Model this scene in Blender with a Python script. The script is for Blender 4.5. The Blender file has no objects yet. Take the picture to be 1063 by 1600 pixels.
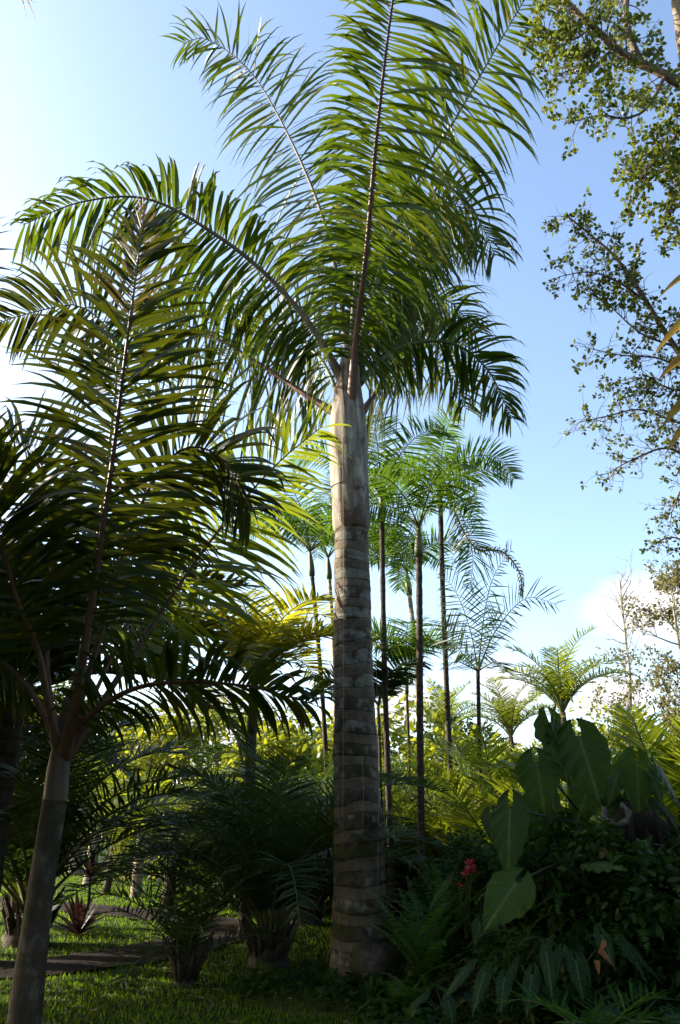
import bpy, math, random
import numpy as np
from mathutils import Vector, Matrix, noise as mnoise

# ------------------------------------------------------------------ camera, sky, sun, exposure
sc = bpy.context.scene
COL = sc.collection
FPX = 1220.0                      # focal length in photo pixels (photo 1063 x 1600)
PITCH = math.radians(21.7)
CAM_Z = 1.6
SUN_AZ = math.radians(-74)        # compass angle from +Y towards +X
SUN_EL = math.radians(24)

cam_d = bpy.data.cameras.new('camera')
cam = bpy.data.objects.new('camera', cam_d)
COL.objects.link(cam)
cam.location = (0, 0, CAM_Z)
cam.rotation_euler = (math.pi / 2 + PITCH, 0, 0)
cam_d.sensor_fit = 'VERTICAL'
cam_d.sensor_height = 24.0
cam_d.lens = 24.0 * FPX / 1600.0
cam_d.clip_start = 0.05
cam_d.clip_end = 3000
sc.camera = cam

def P(px, py, Y):
    """point seen at photo pixel (px, py) standing Y metres ahead of the camera"""
    a = (px - 531.5) / FPX
    b = (800 - py) / FPX
    d = Vector((a, math.cos(PITCH) - math.sin(PITCH) * b, math.sin(PITCH) + math.cos(PITCH) * b))
    return Vector((0, 0, CAM_Z)) + d * (Y / d.y)

def G(px, py, z=0.0):
    """point on the ground seen at photo pixel (px, py)"""
    a = (px - 531.5) / FPX
    b = (800 - py) / FPX
    d = Vector((a, math.cos(PITCH) - math.sin(PITCH) * b, math.sin(PITCH) + math.cos(PITCH) * b))
    return Vector((0, 0, CAM_Z)) + d * ((z - CAM_Z) / d.z)

def new_nodes(nt):
    nt.nodes.clear()
    def N(t, **kw):
        n = nt.nodes.new(t)
        for k, v in kw.items():
            if k.startswith('i_'):
                key = k[2:]
                n.inputs[int(key) if key.isdigit() else key.replace('_', ' ')].default_value = v
            else:
                setattr(n, k, v)
        return n
    def L(a, b): nt.links.new(a, b)
    return N, L

def ramp(N, stops, interp='LINEAR'):
    r = N('ShaderNodeValToRGB')
    cr = r.color_ramp
    cr.interpolation = interp
    while len(cr.elements) < len(stops): cr.elements.new(0.5)
    for e, (p, c) in zip(cr.elements, stops):
        e.position = p
        e.color = (c, c, c, 1) if isinstance(c, (int, float)) else (c[0], c[1], c[2], 1)
    return r

world = bpy.data.worlds.new('World')
sc.world = world
world.use_nodes = True
N, L = new_nodes(world.node_tree)
sky = N('ShaderNodeTexSky', sky_type='NISHITA', sun_disc=False)
sky.sun_elevation = SUN_EL
sky.sun_rotation = SUN_AZ
sky.altitude = 100; sky.air_density = 1.0; sky.dust_density = 2.2; sky.ozone_density = 1.5
bg = N('ShaderNodeBackground', i_Strength=0.15)
tc = N('ShaderNodeTexCoord')
nz = N('ShaderNodeTexNoise', i_Scale=9.0, i_Detail=7.0, i_Roughness=0.6)
L(tc.outputs['Generated'], nz.inputs['Vector'])
mask = None
def cloud_mask(px, py, half_deg, flat):
    d = (P(px, py, 10) - Vector((0, 0, CAM_Z))).normalized()
    sub = N('ShaderNodeVectorMath', operation='SUBTRACT'); L(tc.outputs['Generated'], sub.inputs[0]); sub.inputs[1].default_value = d
    mul = N('ShaderNodeVectorMath', operation='MULTIPLY'); L(sub.outputs[0], mul.inputs[0]); mul.inputs[1].default_value = (1, 1, flat)
    ln = N('ShaderNodeVectorMath', operation='LENGTH'); L(mul.outputs[0], ln.inputs[0])
    mr = N('ShaderNodeMapRange'); L(ln.outputs['Value'], mr.inputs[0])
    mr.inputs[1].default_value = 0.0; mr.inputs[2].default_value = math.radians(half_deg)
    mr.inputs[3].default_value = 0.75; mr.inputs[4].default_value = -0.35
    return mr.outputs[0]
CL = [(1035, 945, 8.5, 1.6), (800, 1075, 5.0, 1.2), (640, 1110, 6.0, 2.0), (330, 1130, 10, 2.0), (950, 1090, 6, 2.0)]
acc = None
for c in CL:
    o = cloud_mask(*c)
    if acc is None: acc = o
    else:
        m = N('ShaderNodeMath', operation='MAXIMUM'); L(acc, m.inputs[0]); L(o, m.inputs[1]); acc = m.outputs[0]
ad = N('ShaderNodeMath', operation='ADD'); L(acc, ad.inputs[0]); L(nz.outputs[0], ad.inputs[1])
cr = ramp(N, [(0.62, 0.0), (0.98, 1.0)]); L(ad.outputs[0], cr.inputs[0])
mx = N('ShaderNodeMix', data_type='RGBA'); L(cr.outputs[0], mx.inputs[0]); L(sky.outputs[0], mx.inputs[6])
mx.inputs[7].default_value = (2.9, 2.85, 2.9, 1)
L(mx.outputs[2], bg.inputs['Color'])
wo = N('ShaderNodeOutputWorld'); L(bg.outputs[0], wo.inputs['Surface'])

sl = bpy.data.lights.new('sun', 'SUN')
sl.energy = 5.0; sl.angle = math.radians(0.5); sl.color = (1.0, 0.90, 0.74)
so = bpy.data.objects.new('sun', sl); COL.objects.link(so)
sdir = Vector((math.sin(SUN_AZ) * math.cos(SUN_EL), math.cos(SUN_AZ) * math.cos(SUN_EL), math.sin(SUN_EL)))
so.rotation_euler = sdir.to_track_quat('Z', 'Y').to_euler()
so.location = sdir * 60

sc.view_settings.view_transform = 'Standard'
sc.view_settings.look = 'None'
sc.view_settings.exposure = 1.6
sc.view_settings.gamma = 1.0
sc.render.engine = 'CYCLES'
sc.cycles.max_bounces = 6
sc.cycles.diffuse_bounces = 3
sc.cycles.glossy_bounces = 2
sc.cycles.transmission_bounces = 4
sc.cycles.use_denoising = True
sc.cycles.sample_clamp_indirect = 6.0

R = random.Random(11)

# ------------------------------------------------------------------ mesh helper
class MB:
    def __init__(self):
        self.v, self.f, self.uv, self.mi, self.n = [], [], [], [], 0
    def add(self, verts, faces, uvs=None, mi=0):
        b = self.n
        self.v.extend(tuple(x) for x in verts)
        self.uv.extend(uvs if uvs is not None else [(0.5, 0.5)] * len(verts))
        for f in faces: self.f.append([b + i for i in f])
        self.mi.extend([mi] * len(faces))
        self.n += len(verts)
    def build(self, name, mats, parent=None, smooth=True):
        if not isinstance(mats, (list, tuple)): mats = [mats]
        me = bpy.data.meshes.new(name)
        v = np.array(self.v, dtype=np.float32).reshape(-1, 3)
        if parent is not None: v = v - np.array(parent.location, dtype=np.float32)
        sizes = np.array([len(f) for f in self.f], dtype=np.int32)
        loops = np.fromiter((i for f in self.f for i in f), dtype=np.int32, count=int(sizes.sum()))
        starts = np.concatenate(([0], np.cumsum(sizes)[:-1])).astype(np.int32)
        me.vertices.add(len(v)); me.vertices.foreach_set('co', v.ravel())
        me.loops.add(len(loops)); me.loops.foreach_set('vertex_index', loops)
        me.polygons.add(len(sizes)); me.polygons.foreach_set('loop_start', starts); me.polygons.foreach_set('loop_total', sizes)
        me.polygons.foreach_set('material_index', np.array(self.mi, dtype=np.int32))
        me.polygons.foreach_set('use_smooth', np.full(len(sizes), bool(smooth)))
        ul = me.uv_layers.new(name='UVMap')
        uv = np.array(self.uv, dtype=np.float32)[loops]
        ul.data.foreach_set('uv', uv.ravel())
        for m in mats: me.materials.append(m)
        me.update(calc_edges=True); me.validate()
        o = bpy.data.objects.new(name, me); COL.objects.link(o)
        if parent is not None: o.parent = parent
        return o

def tag(o, label=None, cat=None, group=None, kind=None):
    if label: o['label'] = label
    if cat: o['category'] = cat
    if group: o['group'] = group
    if kind: o['kind'] = kind
    return o

def thing(name, loc, label, cat, group=None):
    o = bpy.data.objects.new(name, None); COL.objects.link(o)
    o.empty_display_size = 0.2
    o.location = loc
    return tag(o, label, cat, group)

def copy_tree(src, loc, rz=0, s=1.0, label=None, name=None):
    c = src.copy(); COL.objects.link(c)
    c.location = loc; c.rotation_euler = (0, 0, rz); c.scale = (s, s, s)
    if label: c['label'] = label
    for ch in src.children:
        d = ch.copy(); COL.objects.link(d); d.parent = c
        for g in ch.children:
            e = g.copy(); COL.objects.link(e); e.parent = d
    return c

def spline(pts, n):
    """Catmull-Rom through pts, resampled to n+1 even points"""
    p = [Vector(q) for q in pts]
    if len(p) == 2: p = [p[0], (p[0] + p[1]) / 2, p[1]]
    q = [p[0] * 2 - p[1]] + p + [p[-1] * 2 - p[-2]]
    out = []
    for i in range(1, len(q) - 2):
        for k in range(12):
            t = k / 12
            a, b, c, d = q[i - 1], q[i], q[i + 1], q[i + 2]
            out.append(0.5 * ((2 * b) + (c - a) * t + (2 * a - 5 * b + 4 * c - d) * t * t + (3 * b - a - 3 * c + d) * t ** 3))
    out.append(p[-1])
    ls = [0]
    for i in range(1, len(out)): ls.append(ls[-1] + (out[i] - out[i - 1]).length)
    res = []; j = 0
    for k in range(n + 1):
        t = ls[-1] * k / n
        while j < len(ls) - 2 and ls[j + 1] < t: j += 1
        w = (t - ls[j]) / max(1e-9, ls[j + 1] - ls[j])
        res.append(out[j].lerp(out[j + 1], min(1, w)))
    return res, ls[-1]

def tube(mb, pts, rad, sides=8, mi=0, vscale=1.0, cap=True, flat=1.0, wob=0.0, tilt=0.0):
    """tube along pts; rad is a list or number"""
    n = len(pts)
    if not isinstance(rad, (list, tuple)): rad = [rad] * n
    V, F, U = [], [], []
    ref = None; run = 0
    for i, p in enumerate(pts):
        t = (pts[min(i + 1, n - 1)] - pts[max(i - 1, 0)]).normalized()
        if ref is None:
            ref = Vector((1, 0, 0)) if abs(t.x) < 0.8 else Vector((0, 1, 0))
        ref = (ref - t * ref.dot(t)).normalized()
        bi = t.cross(ref)
        if i: run += (p - pts[i - 1]).length
        for k in range(sides):
            a = 2 * math.pi * k / sides
            r = rad[i]
            if wob: r *= 1 + wob * mnoise.noise(Vector((math.cos(a) * 1.3, math.sin(a) * 1.3, run * 2.2)) + Vector((p.x * .1, 7, 3)))
            V.append(p + (ref * math.cos(a) + bi * math.sin(a) * flat) * r)
            U.append((k / sides, run * vscale + tilt * math.sin(a + run * 3.1)))
    for i in range(n - 1):
        for k in range(sides):
            k2 = (k + 1) % sides
            F.append((i * sides + k, i * sides + k2, (i + 1) * sides + k2, (i + 1) * sides + k))
    if cap:
        F.append(tuple(range(sides - 1, -1, -1)))
        F.append(tuple((n - 1) * sides + k for k in range(sides)))
    mb.add(V, F, U, mi)

Z = Vector((0, 0, 1))

def leaflet(mb, p, d, wdir, length, width, segs, droop, rnd, mi=0, fold=0.25, kink=None, rng=R, cols=3):
    """one strap shaped leaflet that bends under its weight"""
    V, F, U = [], [], []
    cur = p.copy(); D = d.normalized(); st = length / segs
    for i in range(segs + 1):
        t = i / segs
        w = width * 0.5 * (min(1.0, 0.45 + t * 2.6) * (1.0 - max(0, (t - 0.45) / 0.55) ** 1.7))
        w = max(w, width * 0.02)
        wd = (wdir - D * wdir.dot(D))
        if wd.length < 1e-4: wd = Vector((1, 0, 0))
        wd.normalize()
        nn = D.cross(wd)
        if nn.z < 0: nn = -nn
        if cols == 3:
            V += [cur - wd * w, cur - nn * (fold * w * 1.0), cur + wd * w]
            U += [(rnd, t)] * 3
        else:
            V += [cur - wd * w, cur + wd * w]
            U += [(rnd, t)] * 2
        cur = cur + D * st
        D = (D - Z * (droop * (0.18 + 1.9 * t ** 1.4) * 1.5 / segs)).normalized()
        if kink is not None and t >= kink:
            D = (D - Z * 1.3).normalized(); kink = None
    c = cols
    for i in range(segs):
        for k in range(c - 1):
            F.append((i * c + k, i * c + k + 1, (i + 1) * c + k + 1, (i + 1) * c + k))
    mb.add(V, F, U, mi)

def frond(ml, mr, pts, n=50, Ln=0.9, W=0.06, inward=(0, 0, 0), r0=0.035, r1=0.005, bare=0.14, droop=0.6, vee=0.25,
          segs=5, a0=12, a1=52, mi=0, rmi=0, rng=R, kinkp=0.08, env=None, jit=0.10, cols=3, pmiss=0.02, rs=(0, 1), sides=7, twist=0.25, lscale=(1, 1), vj=.12, aoff=(0, 0)):
    ps, length = spline(pts, 40)
    rad = [r0 + (r1 - r0) * (i / 40) ** 0.8 for i in range(41)]
    rad = [r * (1 + .5 * max(0, 1 - i / 6)) for i, r in enumerate(rad)]
    tube(mr, ps, rad, sides, rmi, cap=True)
    inw = Vector(inward)
    for k in range(n):
        for side in (-1, 1):
            if rng.random() < pmiss: continue
            s = (k + rng.uniform(-.25, .25) + (0.25 if side > 0 else 0)) / n
            s = min(0.999, max(0, s))
            q = bare + (1 - bare) * s
            f = q * 40; i = min(39, int(f)); w = f - i
            p = ps[i].lerp(ps[i + 1], w)
            T = (ps[min(40, i + 2)] - ps[max(0, i - 1)]).normalized()
            Uh = Z + inw
            Un = Uh - T * Uh.dot(T)
            if Un.length < 1e-3: Un = Vector((0, 1, 0))
            Un.normalize()
            S = T.cross(Un)
            a = math.radians(a0 + (a1 - a0) * s ** 1.3 + aoff[0 if side < 0 else 1] * (1 - .5 * s) + rng.gauss(0, 4))
            e = (min(1.0, .55 + s * 2.0) * (1 - .62 * max(0, (s - .55) / .45) ** 1.4)) if env is None else env(s)
            D = S * side * math.cos(a) + T * math.sin(a) + Un * (vee + rng.uniform(-vj, vj))
            D += Vector((rng.gauss(0, jit), rng.gauss(0, jit), rng.gauss(0, jit)))
            wd = T + Un * rng.gauss(0, twist)
            kk = rng.uniform(.35, .8) if rng.random() < kinkp else None
            leaflet(ml, p + S * side * rad[i] * 0.6, D, wd, Ln * e * lscale[0 if side < 0 else 1] * (rng.uniform(.86, 1.1) if rng.random() > .06 else rng.uniform(.4, .8)), W * (0.6 + .4 * e) * rng.uniform(.85, 1.15), segs,
                    droop * rng.uniform(.75, 1.25), rs[0] + (rs[1] - rs[0]) * rng.random(), mi, 0.25, kk, rng, cols)

def arc_pts(o, az, el, length, arch, n=6, twist=0.0):
    """points of a frond that leaves o at compass az, elevation el and arches over by the angle arch"""
    p = Vector(o); out = [p.copy()]
    for i in range(n):
        t = (i + .5) / n
        e = el - arch * t ** 1.3
        a = az + twist * t
        p = p + Vector((math.sin(a) * math.cos(e), math.cos(a) * math.cos(e), math.sin(e))) * (length / n)
        out.append(p.copy())
    return out

def oval_leaf(mb, p, d, nrm, ln, wd, rnd, mi=0, bend=0.15):
    d = d.normalized(); s = d.cross(nrm)
    if s.length < 1e-4: s = d.cross(Vector((1, .2, .1)))
    s.normalize(); n = s.cross(d)
    V = [p, p + d * ln * .32 + s * wd * .46 + n * bend * wd, p + d * ln * .32 - s * wd * .46 + n * bend * wd,
         p + d * ln * .74 + s * wd * .38 - n * bend * wd * .4, p + d * ln * .74 - s * wd * .38 - n * bend * wd * .4, p + d * ln - n * bend * wd * 1.4]
    mb.add(V, [(0, 1, 2), (1, 3, 4, 2), (3, 5, 4)], [(rnd, 0), (rnd, .3), (rnd, .3), (rnd, .7), (rnd, .7), (rnd, 1)], mi)

def rvec(rng=R):
    while True:
        v = Vector((rng.uniform(-1, 1), rng.uniform(-1, 1), rng.uniform(-1, 1)))
        if 0.05 < v.length < 1: return v.normalized()

# ------------------------------------------------------------------ materials
def leaf_mat(name, stops, trans, tfac=0.38, rough=0.36, tip=0.0, spec=0.26, nscale=6.0):
    m = bpy.data.materials.new(name); m.use_nodes = True
    N, L = new_nodes(m.node_tree)
    uv = N('ShaderNodeUVMap'); sp = N('ShaderNodeSeparateXYZ'); L(uv.outputs[0], sp.inputs[0])
    r = ramp(N, stops); L(sp.outputs[0], r.inputs[0])
    geo = N('ShaderNodeNewGeometry')
    nz = N('ShaderNodeTexNoise', i_Scale=nscale, i_Detail=3.0); L(geo.outputs['Position'], nz.inputs['Vector'])
    hv = N('ShaderNodeHueSaturation'); L(r.outputs[0], hv.inputs['Color'])
    mrr = N('ShaderNodeMapRange', i_1=.3, i_2=.7, i_3=.65, i_4=1.35); L(nz.outputs[0], mrr.inputs[0]); L(mrr.outputs[0], hv.inputs['Value'])
    col = hv.outputs[0]
    if tip > 0:
        # dry ends on some of the leaflets
        a = N('ShaderNodeMath', operation='ADD'); L(sp.outputs[1], a.inputs[0])
        b = N('ShaderNodeMath', operation='MULTIPLY'); L(sp.outputs[0], b.inputs[0]); b.inputs[1].default_value = 7.3
        c = N('ShaderNodeMath', operation='FRACT'); L(b.outputs[0], c.inputs[0])
        d = N('ShaderNodeMath', operation='MULTIPLY'); L(c.outputs[0], d.inputs[0]); d.inputs[1].default_value = tip
        L(d.outputs[0], a.inputs[1])
        t2 = ramp(N, [(0.0, 0), (0.001, 0), (1, 1)])
        mr2 = N('ShaderNodeMapRange', i_1=1.0, i_2=1.12, i_3=0, i_4=1); L(a.outputs[0], mr2.inputs[0])
        mixc = N('ShaderNodeMix', data_type='RGBA'); L(mr2.outputs[0], mixc.inputs[0]); L(col, mixc.inputs[6]); mixc.inputs[7].default_value = (.16, .085, .03, 1)
        col = mixc.outputs[2]
    pb = N('ShaderNodeBsdfPrincipled', i_Roughness=rough); L(col, pb.inputs['Base Color'])
    pb.inputs['Specular IOR Level'].default_value = spec
    tr = N('ShaderNodeBsdfTranslucent')
    tm = N('ShaderNodeMix', data_type='RGBA', blend_type='MIX', i_0=0.6); L(col, tm.inputs[6]); tm.inputs[7].default_value = (*trans, 1)
    L(tm.outputs[2], tr.inputs[0])
    ms = N('ShaderNodeMixShader', i_0=tfac); L(pb.outputs[0], ms.inputs[1]); L(tr.outputs[0], ms.inputs[2])
    o = N('ShaderNodeOutputMaterial'); L(ms.outputs[0], o.inputs[0])
    return m

def bark_mat(name, c1, c2, c3=None, scale=8, vs=0.25, rough=0.85, bump=0.5, moss=None, mossamt=0.5, rings=0.0, ringcol=(.05, .04, .03), ringw=.3):
    m = bpy.data.materials.new(name); m.use_nodes = True
    N, L = new_nodes(m.node_tree)
    geo = N('ShaderNodeNewGeometry')
    mp = N('ShaderNodeMapping'); mp.inputs['Scale'].default_value = (1, 1, vs); L(geo.outputs['Position'], mp.inputs[0])
    nz = N('ShaderNodeTexNoise', i_Scale=scale, i_Detail=6.0, i_Roughness=.62); L(mp.outputs[0], nz.inputs['Vector'])
    r = ramp(N, [(.32, c1), (.56, c2), (.72, c3 or c2)]); L(nz.outputs[0], r.inputs[0])
    col = r.outputs[0]; hgt = nz.outputs[0]
    if rings:
        uv = N('ShaderNodeUVMap'); sp = N('ShaderNodeSeparateXYZ'); L(uv.outputs[0], sp.inputs[0])
        n2 = N('ShaderNodeTexNoise', i_Scale=5.0, i_Detail=3.0); L(geo.outputs['Position'], n2.inputs['Vector'])
        j = N('ShaderNodeMath', operation='MULTIPLY_ADD'); L(n2.outputs[0], j.inputs[0]); j.inputs[1].default_value = .25; L(sp.outputs[1], j.inputs[2])
        fr = N('ShaderNodeMath', operation='FRACT'); L(j.outputs[0], fr.inputs[0])
        rr = ramp(N, [(0, 1.0), (ringw * .6, .9), (ringw, 0.0), (.9, 0.0), (1.0, 1.0)]); L(fr.outputs[0], rr.inputs[0])
        mk = N('ShaderNodeMath', operation='MULTIPLY'); L(rr.outputs[0], mk.inputs[0]); mk.inputs[1].default_value = rings
        mx = N('ShaderNodeMix', data_type='RGBA'); L(mk.outputs[0], mx.inputs[0]); L(col, mx.inputs[6]); mx.inputs[7].default_value = (*ringcol, 1)
        col = mx.outputs[2]
    if moss:
        n3 = N('ShaderNodeTexNoise', i_Scale=2.2, i_Detail=5.0, i_Roughness=.65); L(geo.outputs['Position'], n3.inputs['Vector'])
        r3 = ramp(N, [(max(.02, .62 - mossamt * .3), 0.0), (.72 - mossamt * .25, 1.0)]); L(n3.outputs[0], r3.inputs[0])
        mx = N('ShaderNodeMix', data_type='RGBA'); L(r3.outputs[0], mx.inputs[0]); L(col, mx.inputs[6]); mx.inputs[7].default_value = (*moss, 1)
        col = mx.outputs[2]
    pb = N('ShaderNodeBsdfPrincipled', i_Roughness=rough); L(col, pb.inputs['Base Color'])
    pb.inputs['Specular IOR Level'].default_value = 0.25
    bp = N('ShaderNodeBump', i_Strength=bump, i_Distance=.02); L(hgt, bp.inputs['Height']); L(bp.outputs[0], pb.inputs['Normal'])
    o = N('ShaderNodeOutputMaterial'); L(pb.outputs[0], o.inputs[0])
    return m

M = {}
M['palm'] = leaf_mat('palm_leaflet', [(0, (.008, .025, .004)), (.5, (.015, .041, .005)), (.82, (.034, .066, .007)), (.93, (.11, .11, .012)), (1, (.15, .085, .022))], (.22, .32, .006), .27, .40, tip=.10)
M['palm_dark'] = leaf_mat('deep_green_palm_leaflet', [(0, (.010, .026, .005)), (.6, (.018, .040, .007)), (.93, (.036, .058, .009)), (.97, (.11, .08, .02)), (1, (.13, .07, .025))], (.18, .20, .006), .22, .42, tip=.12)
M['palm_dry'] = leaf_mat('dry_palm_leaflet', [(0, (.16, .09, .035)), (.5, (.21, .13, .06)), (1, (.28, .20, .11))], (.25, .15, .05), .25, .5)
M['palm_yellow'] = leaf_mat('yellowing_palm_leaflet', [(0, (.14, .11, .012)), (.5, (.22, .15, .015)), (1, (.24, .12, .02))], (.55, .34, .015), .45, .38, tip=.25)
M['glow_palm'] = leaf_mat('backlit_palm_leaflet', [(0, (.05, .08, .008)), (.6, (.09, .11, .010)), (1, (.16, .14, .016))], (.55, .52, .012), .50, .4, tip=.06)  # backlight put into the colour: yellower leaflet green
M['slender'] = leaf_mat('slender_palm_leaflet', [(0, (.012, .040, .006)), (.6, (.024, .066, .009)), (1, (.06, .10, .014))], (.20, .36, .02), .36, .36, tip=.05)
M['lit_palm'] = leaf_mat('sunlit_palm_leaflet', [(0, (.032, .066, .009)), (.6, (.065, .105, .013)), (1, (.14, .145, .025))], (.38, .44, .012), .42, .32, tip=.06, spec=.4)  # sunlight put into the colour: brighter leaflet copy for fronds in sun
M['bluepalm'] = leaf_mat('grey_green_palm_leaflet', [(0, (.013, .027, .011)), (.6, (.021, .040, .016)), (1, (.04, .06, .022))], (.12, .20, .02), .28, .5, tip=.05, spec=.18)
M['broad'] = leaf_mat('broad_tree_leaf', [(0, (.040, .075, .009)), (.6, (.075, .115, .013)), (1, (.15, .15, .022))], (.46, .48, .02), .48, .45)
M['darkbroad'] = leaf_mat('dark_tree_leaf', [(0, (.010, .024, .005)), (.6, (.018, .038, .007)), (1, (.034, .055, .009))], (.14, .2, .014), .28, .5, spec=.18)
M['ohia'] = leaf_mat('small_oval_leaf', [(0, (.020, .045, .008)), (.5, (.045, .075, .012)), (.85, (.10, .115, .022)), (1, (.18, .11, .04))], (.30, .36, .02), .38, .4)
M['bigleafy'] = leaf_mat('pale_far_leaf', [(0, (.07, .075, .03)), (.6, (.11, .105, .045)), (1, (.16, .13, .07))], (.30, .28, .07), .4, .5)
M['fern'] = leaf_mat('fern_leaflet', [(0, (.018, .055, .009)), (.6, (.032, .085, .012)), (1, (.055, .11, .016))], (.12, .30, .012), .36, .5, spec=.12)
M['ground_leaf'] = leaf_mat('ground_cover_leaf', [(0, (.012, .030, .006)), (.6, (.020, .048, .009)), (.95, (.034, .068, .012)), (1, (.10, .06, .025))], (.09, .18, .012), .3, .55, spec=.08)
M['bromeliad'] = leaf_mat('maroon_leaf', [(0, (.012, .010, .010)), (.6, (.022, .014, .014)), (1, (.03, .03, .014))], (.09, .03, .03), .2, .45, spec=.18)
M['agave'] = leaf_mat('pale_sword_leaf', [(0, (.08, .10, .035)), (1, (.15, .16, .065))], (.33, .34, .06), .3, .4)
M['grass'] = leaf_mat('grass_blade', [(0, (.014, .040, .003)), (.6, (.030, .072, .004)), (1, (.08, .115, .009))], (.26, .44, .008), .45, .5, spec=.18)
M['rachis'] = bark_mat('pale_rachis', (.075, .062, .030), (.12, .10, .055), (.17, .14, .09), 10, .3, .6, .2)
M['rachis_green'] = bark_mat('green_rachis', (.06, .08, .02), (.10, .11, .035), (.15, .13, .06), 10, .3, .45, .15)
M['rachis_brown'] = bark_mat('brown_rachis', (.075, .035, .018), (.12, .055, .028), (.15, .08, .04), 12, .2, .5, .2)
M['trunk_big'] = None
M['trunk_left'] = bark_mat('green_grey_palm_bark', (.028, .021, .013), (.060, .045, .029), (.155, .125, .09), 9, .6, .8, .7, moss=(.026, .032, .007), mossamt=.22, rings=.7, ringcol=(.055, .038, .024), ringw=.22)
M['trunk_thin'] = bark_mat('mossy_thin_bark', (.035, .026, .018), (.07, .052, .034), (.12, .10, .07), 30, .6, .9, .9, rings=.6, ringcol=(.03, .022, .015), ringw=.3)
M['trunk_pale'] = bark_mat('pale_palm_bark', (.20, .15, .09), (.34, .28, .20), (.45, .40, .32), 14, .5, .8, .5, rings=.6, ringcol=(.13, .09, .05), ringw=.3)
M['shaft'] = bark_mat('crownshaft_skin', (.085, .055, .034), (.27, .225, .16), (.52, .47, .39), 12.0, .13, .65, .6, moss=(.10, .055, .03), mossamt=.38)
M['shaft_red'] = bark_mat('brown_crownshaft_skin', (.055, .036, .021), (.10, .064, .038), (.19, .14, .095), 6, .2, .5, .2)
M['bark'] = bark_mat('tree_bark', (.09, .065, .045), (.17, .13, .09), (.30, .25, .19), 12, .4, .9, .8)
M['bark_dark'] = bark_mat('dark_tree_bark', (.035, .028, .02), (.065, .05, .036), (.10, .08, .06), 12, .4, .9, .8)
M['root_grey'] = bark_mat('grey_root', (.05, .042, .034), (.12, .105, .085), (.24, .22, .19), 30, .7, .85, .8)
M['bark_grey'] = bark_mat('grey_wood', (.16, .14, .11), (.28, .25, .20), (.38, .35, .30), 18, .5, .85, .6)
M['stump'] = bark_mat('rotten_stump', (.010, .008, .006), (.020, .015, .010), (.035, .027, .018), 10, .5, .95, 1.0, moss=(.022, .032, .008), mossamt=.4)

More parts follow.
